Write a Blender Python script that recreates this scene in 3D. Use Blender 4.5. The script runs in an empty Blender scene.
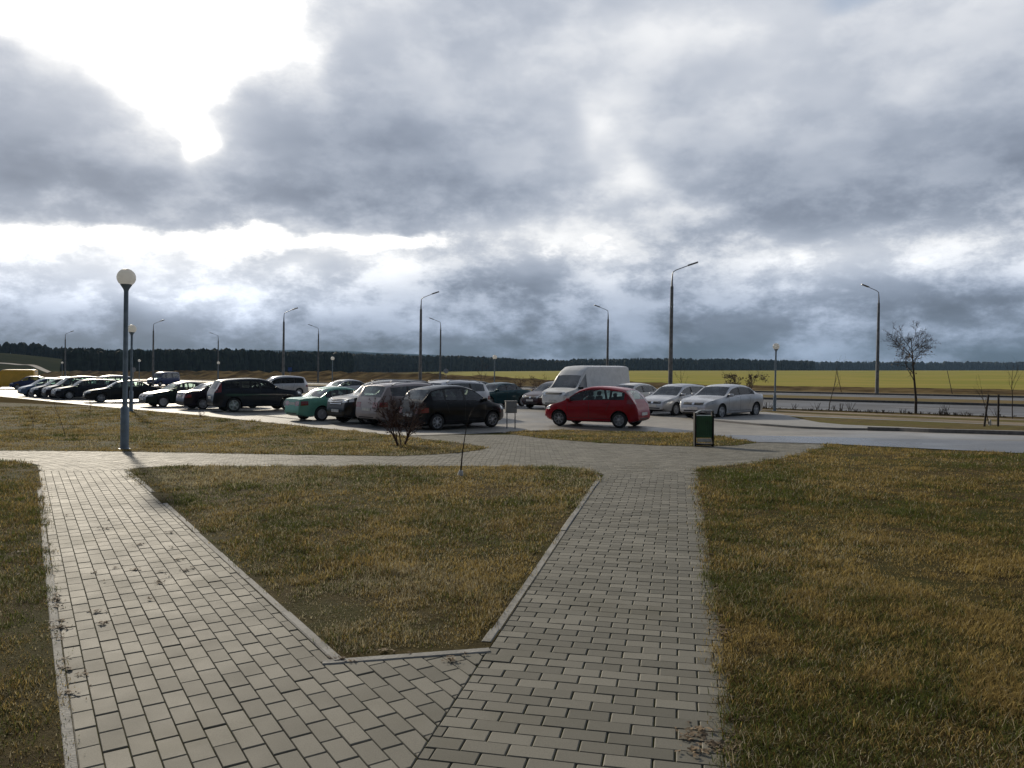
import bpy, bmesh, math, random
import numpy as np
from mathutils import Vector, Matrix, noise as mnoise
from mathutils.bvhtree import BVHTree
from mathutils.geometry import tessellate_polygon

random.seed(7); rng = np.random.default_rng(11)
SC = bpy.context.scene
COL = SC.collection
R = math.radians

# ------------------------------------------------------------------ camera
F, CX, CY, HOR = 770.0, 512.0, 384.0, 371.0
EYE = 1.6
cam_d = bpy.data.cameras.new('camera'); cam = bpy.data.objects.new('camera', cam_d); COL.objects.link(cam)
cam_d.sensor_width = 36; cam_d.lens = F/1024*36; cam_d.clip_end = 30000; cam_d.clip_start = .05
PITCH = math.atan((HOR-CY)/F)
cam.location = (0, 0, EYE); cam.rotation_euler = (R(90)+PITCH, 0, 0)
SC.camera = cam

KN = [13, 15, 17, 19, 21, 23, 25, 27]
def H(y):
    t = min(max((y-13)/14.0, 0), 1)
    # piecewise linear between knots
    if t <= 0: return 0.0
    if t >= 1: return -.5
    return -.5*t
def at(px, py):
    u = (px-CX)/F; v = (py-CY)/F
    # ray in world : forward + right*u - up*v, pitched
    c, s = math.cos(PITCH), math.sin(PITCH)
    dy = c + v*s; dz = s - v*c
    z = -.2; Y = 10
    for _ in range(40):
        Y = (z-EYE)/dz*dy; z = .5*z+.5*H(Y)
    return (u*Y/dy, Y)
S2 = math.sqrt(.5)
def site(a, b): return ((-a+b)*S2, (a+b)*S2)      # a = along the road to the far left, b = across it, away from the camera

# ------------------------------------------------------------------ materials
class NT:
    def __init__(s, tree): s.t = tree; s.n = tree.nodes; s.l = tree.links
    def new(s, typ, **kw):
        n = s.n.new(typ)
        for k, v in kw.items():
            if k == 'ins':
                for i, x in v.items():
                    if isinstance(x, bpy.types.NodeSocket): s.l.new(x, n.inputs[i])
                    else: n.inputs[i].default_value = x
            else: setattr(n, k, v)
        return n
    def m(s, op, a, b=None, c=None, clamp=False):
        n = s.n.new('ShaderNodeMath'); n.operation = op; n.use_clamp = clamp
        for i, x in enumerate((a, b, c)):
            if x is None: continue
            if isinstance(x, bpy.types.NodeSocket): s.l.new(x, n.inputs[i])
            else: n.inputs[i].default_value = x
        return n.outputs[0]
    def mix(s, f, a, b, blend='MIX'):
        n = s.n.new('ShaderNodeMix'); n.data_type = 'RGBA'; n.blend_type = blend
        for i, x in ((0, f), (6, a), (7, b)):
            if isinstance(x, bpy.types.NodeSocket): s.l.new(x, n.inputs[i])
            elif i == 0: n.inputs[0].default_value = x
            else: n.inputs[i].default_value = (*x[:3], 1)
        return n.outputs[2]
    def noise(s, vec, scale, detail=4, rough=.55, dist=0):
        n = s.n.new('ShaderNodeTexNoise'); n.inputs['Scale'].default_value = scale
        n.inputs['Detail'].default_value = detail; n.inputs['Roughness'].default_value = rough
        n.inputs['Distortion'].default_value = dist
        if vec is not None: s.l.new(vec, n.inputs['Vector'])
        return n.outputs['Fac']
    def ramp(s, f, lo, hi):
        n = s.n.new('ShaderNodeMapRange'); n.interpolation_type = 'SMOOTHSTEP'
        n.inputs[1].default_value = lo; n.inputs[2].default_value = hi
        s.l.new(f, n.inputs[0]); return n.outputs[0]

MATS = {}
def base_mat(name):
    m = bpy.data.materials.new(name); m.use_nodes = True
    nt = NT(m.node_tree); p = m.node_tree.nodes['Principled BSDF']
    MATS[name] = m
    return m, nt, p
def mat(name, col, rough=.6, metal=0, spec=.5, coat=0, var=.15, vscale=6, bump=0, bscale=40, col2=None, trans=0, coatr=.05):
    """procedural material: base colour broken up by noise, optional bump"""
    if name in MATS: return MATS[name]
    m, nt, p = base_mat(name)
    co = nt.new('ShaderNodeTexCoord').outputs['Object']
    f = nt.noise(co, vscale, 5)
    c2 = col2 or tuple(c*(1-var*1.6) for c in col)
    c1 = col if col2 else tuple(min(1, c*(1+var)) for c in col)
    nt.l.new(nt.mix(nt.ramp(f, .3, .7), c1, c2), p.inputs['Base Color'])
    p.inputs['Roughness'].default_value = rough; p.inputs['Metallic'].default_value = metal
    p.inputs['Specular IOR Level'].default_value = spec
    p.inputs['Coat Weight'].default_value = coat; p.inputs['Coat Roughness'].default_value = coatr
    if bump:
        b = nt.new('ShaderNodeBump', ins={'Strength': bump, 'Distance': .02, 'Height': nt.noise(co, bscale, 4)})
        nt.l.new(b.outputs[0], p.inputs['Normal'])
    return m

def ground_mat(name, cols, s1, s2, rough=.9, bump=.6, bscale=30, spec=.25, wet=None):
    """three colour ground: two noise scales in world metres"""
    if name in MATS: return MATS[name]
    m, nt, p = base_mat(name)
    co = nt.new('ShaderNodeNewGeometry').outputs['Position']
    a = nt.ramp(nt.noise(co, s1, 6, .6), .38, .62); b = nt.ramp(nt.noise(co, s2, 6, .65), .4, .65)
    c = nt.mix(b, nt.mix(a, cols[0], cols[1]), cols[2])
    nt.l.new(c, p.inputs['Base Color'])
    p.inputs['Specular IOR Level'].default_value = spec
    if wet:
        w = nt.ramp(nt.noise(co, wet[0], 5, .55), wet[1], wet[2])
        nt.l.new(nt.m('MULTIPLY_ADD', w, wet[3]-rough, rough), p.inputs['Roughness'])
    else: p.inputs['Roughness'].default_value = rough
    if bump:
        bb = nt.new('ShaderNodeBump', ins={'Strength': bump, 'Distance': .03, 'Height': nt.noise(co, bscale, 6, .7)})
        nt.l.new(bb.outputs[0], p.inputs['Normal'])
    return m

def paint(name, col, metal=.0, rough=.35):
    return mat('paint_'+name, col, rough=rough, metal=metal, coat=.55, var=.06, vscale=3, coatr=.04, spec=.12)

M_black = mat('black_plastic', (.018, .018, .02), .55)
M_under = mat('underbody', (.008, .008, .008), .9)
M_tyre = mat('tyre_rubber', (.02, .02, .021), .8, bump=.2)
M_rim = mat('alloy', (.50, .51, .53), .4, metal=.4)
M_rimback = mat('rim_back', (.10, .10, .105), .5, metal=.5)
M_chrome = mat('chrome', (.75, .76, .78), .15, metal=1)
M_plate = mat('number_plate', (.7, .7, .68), .5)
M_seat = mat('seat_cloth', (.03, .03, .035), .9)
M_red = mat('red_lens', (.25, .008, .01), .15, coat=1)
M_amber = mat('amber_lens', (.5, .14, .02), .2, coat=1)
M_lens = mat('clear_lens', (.55, .58, .6), .12, metal=.4, coat=1)
def glass_mat(name, tint, fac):
    m, nt, p = base_mat(name)
    out = m.node_tree.nodes['Material Output']
    tr = nt.new('ShaderNodeBsdfTransparent'); tr.inputs[0].default_value = (*tint, 1)
    gl = nt.new('ShaderNodeBsdfGlossy'); gl.inputs['Roughness'].default_value = .03
    fr = nt.new('ShaderNodeFresnel', ins={0: 1.5})
    co = nt.new('ShaderNodeTexCoord').outputs['Object']
    f = nt.m('MULTIPLY_ADD', fr.outputs[0], .9, nt.m('MULTIPLY', nt.noise(co, 2), fac))
    mx = nt.new('ShaderNodeMixShader', ins={0: f, 1: tr.outputs[0], 2: gl.outputs[0]})
    nt.l.new(mx.outputs[0], out.inputs[0]); return m
M_glass = glass_mat('car_glass', (.72, .84, .79), .16)
M_wind = glass_mat('windshield_glass', (.55, .66, .62), .20)
M_tint = glass_mat('tinted_glass', (.12, .14, .14), .05)
M_conc = mat('concrete_pole', (.22, .225, .23), .85, var=.2, vscale=3, bump=.2)
M_steel = mat('galvanised_steel', (.30, .31, .33), .5, metal=.6)
M_postpaint = mat('grey_blue_paint', (.22, .285, .35), .5, coat=.2)
M_globe = mat('opal_globe', (.8, .8, .78), .35, var=.04)
_n = NT(M_globe.node_tree); _t = _n.new('ShaderNodeBsdfTranslucent'); _t.inputs[0].default_value = (.9, .9, .88, 1)
_n.l.new(_n.new('ShaderNodeMixShader', ins={0: .65, 1: M_globe.node_tree.nodes['Principled BSDF'].outputs[0], 2: _t.outputs[0]}).outputs[0], M_globe.node_tree.nodes['Material Output'].inputs[0])
M_bark = mat('bark', (.05, .038, .028), .9, var=.3, vscale=30, bump=.4)
M_redbark = mat('red_bark', (.085, .042, .032), .85, var=.3, vscale=30)
M_white = mat('whitewash', (.6, .6, .58), .8)
M_deadleaf = mat('dead_leaves', (.15, .10, .05), .8, var=.4, vscale=9)
M_wood = mat('tarred_wood', (.03, .024, .02), .9, bump=.4)

# ------------------------------------------------------------------ object helpers
def tag(o, label=None, cat=None, group=None, kind=None):
    if label: o['label'] = label
    if cat: o['category'] = cat
    if group: o['group'] = group
    if kind: o['kind'] = kind
    return o
def link(name, me, parent=None, mats=()):
    o = bpy.data.objects.new(name, me); COL.objects.link(o)
    for m in mats: me.materials.append(m)
    if parent: o.parent = parent
    return o
def obj(name, bm, mats, parent=None, smooth=None):
    me = bpy.data.meshes.new(name); bm.to_mesh(me); bm.free()
    if not isinstance(mats, (list, tuple)): mats = [mats]
    if smooth is not None:
        me.shade_smooth()
        me.set_sharp_from_angle(angle=R(smooth))
    return link(name, me, parent, mats)
def thing(name, label, cat, loc, rz=0, group=None):
    o = bpy.data.objects.new(name, None); COL.objects.link(o)
    o.empty_display_size = .2
    o.location = loc; o.rotation_euler = (0, 0, rz)
    return tag(o, label, cat, group)
def copy_tree(o, parent=None):
    c = o.copy(); COL.objects.link(c)
    if parent: c.parent = parent
    for ch in o.children: copy_tree(ch, c)
    return c
def box(bm, c, s, rot=None, bev=0, mi=0):
    r = bmesh.ops.create_cube(bm, size=1)
    vs = r['verts']
    M = Matrix.Translation(c) @ (rot.to_4x4() if rot else Matrix()) @ Matrix.Diagonal((*s, 1))
    bmesh.ops.transform(bm, matrix=M, verts=vs)
    fs = {f for v in vs for f in v.link_faces}
    if bev:
        es = list({e for v in vs for e in v.link_edges})
        q = bmesh.ops.bevel(bm, geom=es, offset=bev, segments=2, affect='EDGES', profile=.5)
        fs = set(q['faces']) | {f for f in fs if f.is_valid}
    for f in fs: f.material_index = mi
def ring_pts(p, d, r, n):
    d = d.normalized(); a = Vector((0, 0, 1)) if abs(d.z) < .9 else Vector((1, 0, 0))
    u = d.cross(a).normalized(); v = d.cross(u)
    return [p+u*(r*math.cos(2*math.pi*i/n))+v*(r*math.sin(2*math.pi*i/n)) for i in range(n)]
def tube(bm, pts, rad, n=8, cap=True, mi=0):
    pts = [Vector(p) for p in pts]
    if not isinstance(rad, (list, tuple)): rad = [rad]*len(pts)
    prev = None; first = None
    u = None
    for i, p in enumerate(pts):
        d = (pts[min(i+1, len(pts)-1)]-pts[max(i-1, 0)])
        d = d.normalized() if d.length > 1e-9 else Vector((0, 0, 1))
        if u is None:
            a = Vector((0, 0, 1)) if abs(d.z) < .9 else Vector((1, 0, 0)); u = d.cross(a).normalized()
        else:
            u = (u-d*u.dot(d)).normalized()
        v = d.cross(u)
        vs = [bm.verts.new(p+u*(rad[i]*math.cos(2*math.pi*k/n))+v*(rad[i]*math.sin(2*math.pi*k/n))) for k in range(n)]
        if prev:
            for k in range(n):
                f = bm.faces.new((prev[k], prev[(k+1) % n], vs[(k+1) % n], vs[k])); f.material_index = mi; f.smooth = True
        else: first = vs
        prev = vs
    if cap:
        f = bm.faces.new(prev); f.material_index = mi
        f = bm.faces.new(first[::-1]); f.material_index = mi
def lathe(bm, prof, n=24, axis='Z', mi=0, off=(0, 0, 0), cap=True):
    rings = []
    for (r, h) in prof:
        ring = []
        for k in range(n):
            a = 2*math.pi*k/n
            if axis == 'Z': p = (r*math.cos(a), r*math.sin(a), h)
            else: p = (r*math.cos(a), h, r*math.sin(a))
            ring.append(bm.verts.new((p[0]+off[0], p[1]+off[1], p[2]+off[2])))
        rings.append(ring)
    for a, b in zip(rings, rings[1:]):
        for k in range(n):
            try: f = bm.faces.new((a[k], a[(k+1) % n], b[(k+1) % n], b[k])); f.material_index = mi
            except ValueError: pass
    for rg in (rings[0], rings[-1]) if cap else ():
        f = bm.faces.new(rg); f.material_index = mi
    bmesh.ops.remove_doubles(bm, verts=bm.verts, dist=1e-5)
    bmesh.ops.recalc_face_normals(bm, faces=bm.faces)

# ------------------------------------------------------------------ ground sheets
def sheet(name, poly, dz, m, thick=0, kind='structure', zf=None):
    """flat sheet over the terrain from a world XY outline"""
    bm = bmesh.new()
    P = [Vector((x, y, 0)) for x, y in poly]
    vs = [bm.verts.new(p) for p in P]
    for t in tessellate_polygon([P]):
        bm.faces.new([vs[i] for i in t])
    for k in KN:
        bmesh.ops.bisect_plane(bm, geom=bm.verts[:]+bm.edges[:]+bm.faces[:], plane_co=(0, k, 0), plane_no=(0, 1, 0))
    bmesh.ops.recalc_face_normals(bm, faces=bm.faces)
    for f in bm.faces:
        if f.normal.z < 0: f.normal_flip()
    for v in bm.verts: v.co.z = H(v.co.y)+dz
    if thick:
        r = bmesh.ops.extrude_face_region(bm, geom=bm.faces[:])
        for g in r['geom']:
            if isinstance(g, bmesh.types.BMVert): g.co.z += thick
        bmesh.ops.recalc_face_normals(bm, faces=bm.faces)
    o = obj(name, bm, m); tag(o, kind=kind); return o
def px(*pts): return [at(*p) for p in pts]
def curve(pts, n=6):
    """Catmull-Rom through world points"""
    out = []
    P = [pts[0]]+list(pts)+[pts[-1]]
    for i in range(1, len(P)-2):
        p0, p1, p2, p3 = [Vector(q) for q in P[i-1:i+3]]
        for k in range(n):
            t = k/n
            q = .5*((2*p1)+(p2-p0)*t+(2*p0-5*p1+4*p2-p3)*t*t+(3*p1-p0-3*p2+p3)*t**3)
            out.append((q.x, q.y))
    out.append(tuple(pts[-1])); return out
def strip(name, line, w, dz, thick, m, kind='structure', stone_len=None):
    """kerb of width w to the right of a polyline"""
    L = [Vector((x, y)) for x, y in line]
    # refine at the slope knots
    LL = [L[0]]
    for a, b in zip(L, L[1:]):
        ts = sorted(t for t in [((k-a.y)/(b.y-a.y)) if abs(b.y-a.y) > 1e-6 else -1 for k in KN] if 0 < t < 1)
        for t in ts: LL.append(a.lerp(b, t))
        LL.append(b)
    L = LL
    # cut into stones
    stone = 1.0 if stone_len is None else stone_len
    segs = []; cur = [L[0]]; acc = 0
    for a, b in zip(L, L[1:]):
        a = a.copy()
        while True:
            dlen = (b-a).length
            if acc+dlen < stone: acc += dlen; cur.append(b); break
            q = a.lerp(b, (stone-acc)/dlen); cur.append(q); segs.append(cur); cur = [q]; a = q; acc = 0
    if len(cur) > 1: segs.append(cur)
    bm = bmesh.new()
    for sg in segs:
        sg = [p for k, p in enumerate(sg) if k == 0 or (p-sg[k-1]).length > 1e-4]
        if len(sg) < 2 or (sg[-1]-sg[0]).length < .05: continue
        sg[0] = sg[0]+(sg[1]-sg[0]).normalized()*.004; sg[-1] = sg[-1]-(sg[-1]-sg[-2]).normalized()*.004
        jz = random.gauss(0, .0025); js = random.gauss(0, .003); prev = None; first = None
        for i, p in enumerate(sg):
            d = (sg[min(i+1, len(sg)-1)]-sg[max(i-1, 0)]).normalized(); nrm = Vector((d.y, -d.x))
            p = p+nrm*js; q = p+nrm*w
            zs = [(p, dz), (p, dz+thick-.006), (p+nrm*.008, dz+thick), (q-nrm*.008, dz+thick), (q, dz+thick-.006), (q, dz)]
            vs = [bm.verts.new((v.x, v.y, H(v.y)+z+jz)) for v, z in zs]
            if prev:
                for k in range(5): bm.faces.new((prev[k], vs[k], vs[k+1], prev[k+1]))
            else: first = vs
            prev = vs
        bm.faces.new(first); bm.faces.new(prev)
    bmesh.ops.recalc_face_normals(bm, faces=bm.faces)
    o = obj(name, bm, m); tag(o, kind=kind); return o

def hill(x, y):
    """far terrain"""
    b = (x+y)*S2
    t = min(max((b-92)/700, 0), 1); z = -.5+2.3*t*t*(3-2*t)
    d = math.hypot((x+310)/75, (y-440)/90)
    z += 13*math.exp(-d*d)
    return z
def grid_sheet(name, xs, ys, zf, m, clip=None):
    X, Y = np.meshgrid(xs, ys)
    co = np.array([(x, y, zf(x, y)) for x, y in zip(X.ravel(), Y.ravel())])
    nx, ny = len(xs), len(ys)
    faces = [(j*nx+i, j*nx+i+1, (j+1)*nx+i+1, (j+1)*nx+i) for j in range(ny-1) for i in range(nx-1)]
    me = bpy.data.meshes.new(name); me.from_pydata(co.tolist(), [], faces); me.shade_smooth()
    o = link(name, me, None, [m]); tag(o, kind='structure'); return o

M_soil = ground_mat('sandy_soil', [(.075, .062, .042), (.05, .045, .028), (.05, .055, .022)], 9, 1.3, bump=.5, bscale=60)
M_verge = ground_mat('dry_verge', [(.20, .145, .07), (.14, .10, .05), (.15, .125, .05)], 1.2, .12, bump=.8, bscale=6, spec=.05)
M_lawn = ground_mat('lawn_thatch', [(.10, .075, .028), (.06, .044, .018), (.06, .06, .017)], 5, .55, bump=1, bscale=45, spec=.05)
M_field = None

xs = sorted(set([-6000, -4000, -2500, -1600, -1100]+list(range(-900, 901, 30))+[1100, 1600, 2500, 4000, 6000]+list(range(-90, 91, 6))))
ys = sorted(set([-60, -20, 0, 6, 10]+KN+[30, 36, 44, 54, 64, 74, 84]+list(range(94, 1001, 24))+[1200, 1600, 2400, 4000, 7000]))
def zg(x, y):
    b = (x+y)*S2
    if b < 92 and y < 110: return H(y)-.009
    return hill(x, y)-.05
M_groundfar = M_soil
def site_mat():
    m, nt, p = base_mat('ground_soil_and_stubble')
    co = nt.new('ShaderNodeNewGeometry').outputs['Position']
    sx = nt.new('ShaderNodeSeparateXYZ', ins={0: co})
    near = nt.mix(nt.ramp(nt.noise(co, 14, 5), .4, .6), (.12, .108, .05), (.085, .092, .03))
    far = nt.mix(nt.ramp(nt.noise(co, .35, 7, .65), .35, .65), (.13, .10, .052), (.085, .066, .034))
    k = nt.ramp(sx.outputs[1], 24, 27)
    nt.l.new(nt.mix(k, near, far), p.inputs['Base Color'])
    p.inputs['Roughness'].default_value = .95; p.inputs['Specular IOR Level'].default_value = .0
    b = nt.new('ShaderNodeBump', ins={'Strength': .5, 'Distance': .03, 'Height': nt.noise(co, 30, 6, .7)})
    nt.l.new(b.outputs[0], p.inputs['Normal']); return m
grid_sheet('ground', xs, ys, zg, site_mat())

# paths : outlines in world metres -------------------------------------------------
dR = Vector((.216, 1)).normalized(); dL = Vector((-.635, 1)).normalized()
def RL(y): return (-.405+.2075*(y-3.1), y)          # right path, left edge
def RR(y): return (.93+.222*(y-3.1), y)
def LL_(y): return (-1.76-.632*(y-3.1), y)
def LR(y): return (-1.0-.64*(y-4.23), y)
APEX = (-.73, 1.46); B0 = (-1.0, 4.23); B1 = RL(4.42)
cornerTR = curve(px((545, 466), (575, 468), (593, 472), (601, 478))+[RL(10.6)])
cornerTL = curve([LR(10.8)]+px((128, 474), (126, 470.5), (140, 467.8), (170, 466.2)))
tri_k = [(B0[0]+.06, B0[1]+.07), (RL(4.5)[0]-.09, 4.5+.01)]+[(RL(y)[0]-.095, y) for y in (6, 8, 10.2)]+[(x-.05, y-.06) for x, y in cornerTR[::-1]][3:]+[(at(400, 466)[0], at(400, 466)[1]-.08)]+[(x+.05, y-.06) for x, y in cornerTL[::-1]]+[(LR(y)[0]+.115, y) for y in (10.5, 9, 7)]
tri = [B0]+[B1]+[RL(y) for y in (6, 8)]+cornerTR[::-1]+px((400, 466))+cornerTL[::-1]+[LR(y) for y in (9, 7)]
M_kerb = mat('kerb_concrete', (.24, .235, .215), .85, var=.2, vscale=5, bump=.3, bscale=60)

def block_mat(name, c1, c2, moss):
    m, nt, p = base_mat(name)
    at_ = nt.new('ShaderNodeAttribute', attribute_name='tint')
    co = nt.new('ShaderNodeNewGeometry').outputs['Position']
    c = nt.mix(nt.new('ShaderNodeSeparateColor', ins={0: at_.outputs['Color']}).outputs[0], c1, c2)
    f = nt.noise(co, 170, 3, .7)
    c = nt.mix(nt.m('MULTIPLY', nt.ramp(f, .35, .75), .35), c, (.06, .06, .052))
    st = nt.ramp(nt.noise(co, 1.1, 5, .6), .5, .75)
    c = nt.mix(nt.m('MULTIPLY', st, .5), c, moss)
    nt.l.new(c, p.inputs['Base Color'])
    nt.l.new(nt.m('MULTIPLY_ADD', nt.noise(co, 3, 4), .2, .62), p.inputs['Roughness'])
    p.inputs['Specular IOR Level'].default_value = .18
    b = nt.new('ShaderNodeBump', ins={'Strength': .35, 'Distance': .004, 'Height': nt.noise(co, 260, 4, .7)})
    nt.l.new(b.outputs[0], p.inputs['Normal']); return m
M_blk = block_mat('paving_block', (.140, .134, .108), (.240, .228, .188), (.10, .092, .058))

def clip_half(poly, p, n):
    """keep the side where (q-p).n <= 0"""
    out = []
    for i in range(len(poly)):
        a, b = poly[i], poly[(i+1) % len(poly)]
        da = (a[0]-p[0])*n[0]+(a[1]-p[1])*n[1]; db = (b[0]-p[0])*n[0]+(b[1]-p[1])*n[1]
        if da <= 0: out.append(a)
        if da*db < 0:
            t = da/(da-db); out.append((a[0]+(b[0]-a[0])*t, a[1]+(b[1]-a[1])*t))
    return out
def area(poly): return .5*sum(poly[i][0]*poly[(i+1) % len(poly)][1]-poly[(i+1) % len(poly)][0]*poly[i][1] for i in range(len(poly)))
class Blocks:
    def __init__(s): s.v = []; s.f = []; s.t = []
    def add(s, poly, gap=.0028, bev=.004, dz=0):
        if len(poly) < 3: return
        A = area(poly)
        if A < 0: poly = poly[::-1]; A = -A
        if A < .0004: return
        cx = sum(p[0] for p in poly)/len(poly); cy = sum(p[1] for p in poly)/len(poly)
        tl = random.gauss(0, .0010), random.gauss(0, .004), random.gauss(0, .004); tint = random.random()**1.3
        def ins(d):
            o = []
            for x, y in poly:
                r = math.hypot(x-cx, y-cy); k = max(0, 1-d*1.35/max(r, .02)); o.append((cx+(x-cx)*k, cy+(y-cy)*k))
            return o
        n = len(poly); b0 = len(s.v)
        for pl, z in ((ins(gap), -.03), (ins(gap), -bev), (ins(gap+bev), 0)):
            for x, y in pl:
                s.v.append((x, y, H(y)+z+dz+tl[0]+(x-cx)*tl[1]+(y-cy)*tl[2])); s.t.append(tint)
        for r in (0, 1):
            for i in range(n): s.f.append((b0+r*n+i, b0+r*n+(i+1) % n, b0+(r+1)*n+(i+1) % n, b0+(r+1)*n+i))
        s.f.append(tuple(b0+2*n+i for i in range(n)))
    def build(s, name, m):
        me = bpy.data.meshes.new(name); me.from_pydata(s.v, [], s.f)
        a = me.color_attributes.new('tint', 'FLOAT_COLOR', 'POINT')
        a.data.foreach_set('color', np.repeat(np.array(s.t, dtype=np.float32), 4))
        o = link(name, me, None, [m]); tag(o, kind='structure'); return o
def rects(org, d, length, width, l0, l1, w0, w1):
    """running bond courses along direction d"""
    nrm = Vector((-d.y, d.x)); o = Vector(org)
    for j in range(int(w0/width)-1, int(w1/width)+1):
        off = (j % 2)*.5*length+random.gauss(0, .006)
        for i in range(int(l0/length)-1, int(l1/length)+1):
            s = i*length+off; w = j*width
            yield [tuple(o+d*(s+a*length)+nrm*(w+b*width)) for a, b in ((0, 0), (1, 0), (1, 1), (0, 1))]
def half(p, q):  # outward normal (right-hand side of p->q is kept out)
    d = Vector(q)-Vector(p); return p, (d.y, -d.x)
# right path: courses across the path
bk = Blocks(); dX = Vector((dR.y, -dR.x))
hl = half(RL(12), RL(0)); hr = half(RR(0), RR(12))
for r in rects((0, 0), dX, .2, .1, -1.6, 4.5, -1.5, 12.8):
    r = clip_half(r, *hl)
    if r: r = clip_half(r, *hr)
    if r: r = clip_half(r, (0, 11.9), (0, 1))
    if r: bk.add(r)
bk.build('path', M_blk)
# left path: courses along the path, plus the wedge below the lawn triangle
bk = Blocks()
h0 = half(LL_(14), LL_(0)); h1 = (RL(0), (-hl[1][0], -hl[1][1]))
hb = half(B1, B0); hb = (B0, (-(hb[1][0]), -(hb[1][1])))
hrgt = half(LR(0), LR(14))
def sd(p, h): return ((p[0]-h[0][0])*h[1][0]+(p[1]-h[0][1])*h[1][1])/math.hypot(*h[1])
if sd((-.6, 2.5), hb) > 0: hb = (hb[0], (-hb[1][0], -hb[1][1]))
for r in rects(APEX, dL, .2, .1, -3, 13.3, -4, 4):
    r = clip_half(r, *h0)
    if r: r = clip_half(r, *h1)
    if r: r = clip_half(r, (0, 12.3), (0, 1))
    if not r: continue
    if max(sd(p, hrgt) for p in r) <= 0 or max(sd(p, hb) for p in r) <= 0: bk.add(r); continue
    c = (sum(p[0] for p in r)/len(r), sum(p[1] for p in r)/len(r))
    r = clip_half(r, *(hrgt if sd(c, hrgt) < sd(c, hb) else hb))
    if r: bk.add(r)
bk.build('path', M_blk)
# cross path and the paved apron by the car park
def inside(poly, x, y):
    x = np.asarray(x); y = np.asarray(y); r = np.zeros(x.shape, bool)
    for i in range(len(poly)):
        x1, y1 = poly[i]; x2, y2 = poly[(i+1) % len(poly)]
        c = ((y1 > y) != (y2 > y)) & (x < (x2-x1)*(y-y1)/((y2-y1) or 1e-9)+x1); r ^= c
    return r
TONGUE_LOW = px((0, 450.5), (125, 451.5), (300, 454.8), (400, 456), (450, 453.5), (475, 450.5), (487, 447.8))
TONGUE_TOP = px((487, 447.8), (478, 445.5), (450, 442), (420, 438.5), (350, 431), (280, 424), (200, 415.5), (100, 406.5), (0, 402.5))
ISL_TOP = px((503, 433), (520, 431), (560, 430), (620, 431), (690, 433.5), (730, 438), (757, 442.5))
ISL_LOW = px((757, 442.5), (735, 445.5), (690, 446.5), (600, 443), (540, 438), (503, 433))
RLAWN_TOP = px((697, 470), (705, 468), (758, 463), (800, 455), (822, 448), (829, 444.5))
cross = [(-26, 19.0)]+TONGUE_LOW+px((487, 447.8), (478, 445.5), (450, 442), (420, 438.5), (400, 436.5))+px((470, 433), (503, 433)) \
    + ISL_LOW[::-1]+px((790, 443), (826, 444)) + RLAWN_TOP[::-1] + [RR(11.5), RL(11.2)] + cornerTR[::-1][4:] + px((400, 466)) + cornerTL[::-1] \
    + [LR(11.0)] + [LL_(12.2)] + px((38, 467), (30, 463.5), (0, 461)) + [(-26, 16.2)]
bk = Blocks()
dC = Vector((1, -.02)).normalized()
cand = list(rects((0, 12), dC, .2, .1, -27, 13, -1.5, 12))
cc = np.array([(sum(p[0] for p in r)/4, sum(p[1] for p in r)/4) for r in cand])
ok = inside(cross, cc[:, 0], cc[:, 1])
yy = cc[:, 1]; xx = cc[:, 0]
for r, c, k in zip(cand, cc, ok):
    if not k or abs(c[0]) > .72*c[1]+1.5: continue
    # leave the two running-bond paths their own courses
    if c[1] < 10.8: continue
    cut_ = None
    if sd(c, hl) < .1 and sd(c, hr) < .1: cut_ = 11.9
    elif sd(c, h0) < .1 and sd(c, hrgt) < .1: cut_ = 12.3
    if cut_:
        r = clip_half(r, (0, cut_), (0, -1))
        if not r: continue
    bk.add(r, dz=-.002)
bk.build('path', M_blk)
# flush kerbs
strip('kerb', [LL_(y) for y in (1.5, 5, 8, 12.2)][::-1], .055, -.02, .026, M_kerb)
strip('kerb', [RL(y) for y in (4.5, 6, 8, 10.6)][::-1], .065, -.02, .026, M_kerb)
strip('kerb', [(B0[0]-.05, B0[1]), B1], .07, -.02, .026, M_kerb)
strip('kerb', [LR(y) for y in (4.2, 7, 9, 10.8)], .06, -.02, .026, M_kerb)
strip('kerb', cornerTL+px((400, 466))+cornerTR, .07, -.02, .026, M_kerb)
strip('kerb', [RR(y) for y in (1, 5, 9, 12.3)], .06, -.02, .016, M_kerb)

# lawns ----------------------------------------------------------------------------
left_lawn = [LL_(1.46-1.2)]+[LL_(y) for y in (3, 6, 9, 12.2)]+px((38, 467), (30, 463.5), (0, 461))+[(-26, 16.2), (-26, -4), (.0, -4)]
right_lawn = [RR(-4)]+[RR(y) for y in (3, 6, 9, 12.2)]+RLAWN_TOP+px((870, 446.5), (930, 449.5), (1024, 454))+[(26, 8), (26, -4)]
tongue = [(-26, 19.0)]+TONGUE_LOW+TONGUE_TOP[1:]+[(-62, 83)]
island = ISL_TOP+ISL_LOW[1:]
for nm, pl in (('lawn', left_lawn), ('lawn', right_lawn), ('lawn', tri), ('lawn', tongue), ('lawn', island)):
    sheet(nm, pl, .003, M_lawn)

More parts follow.
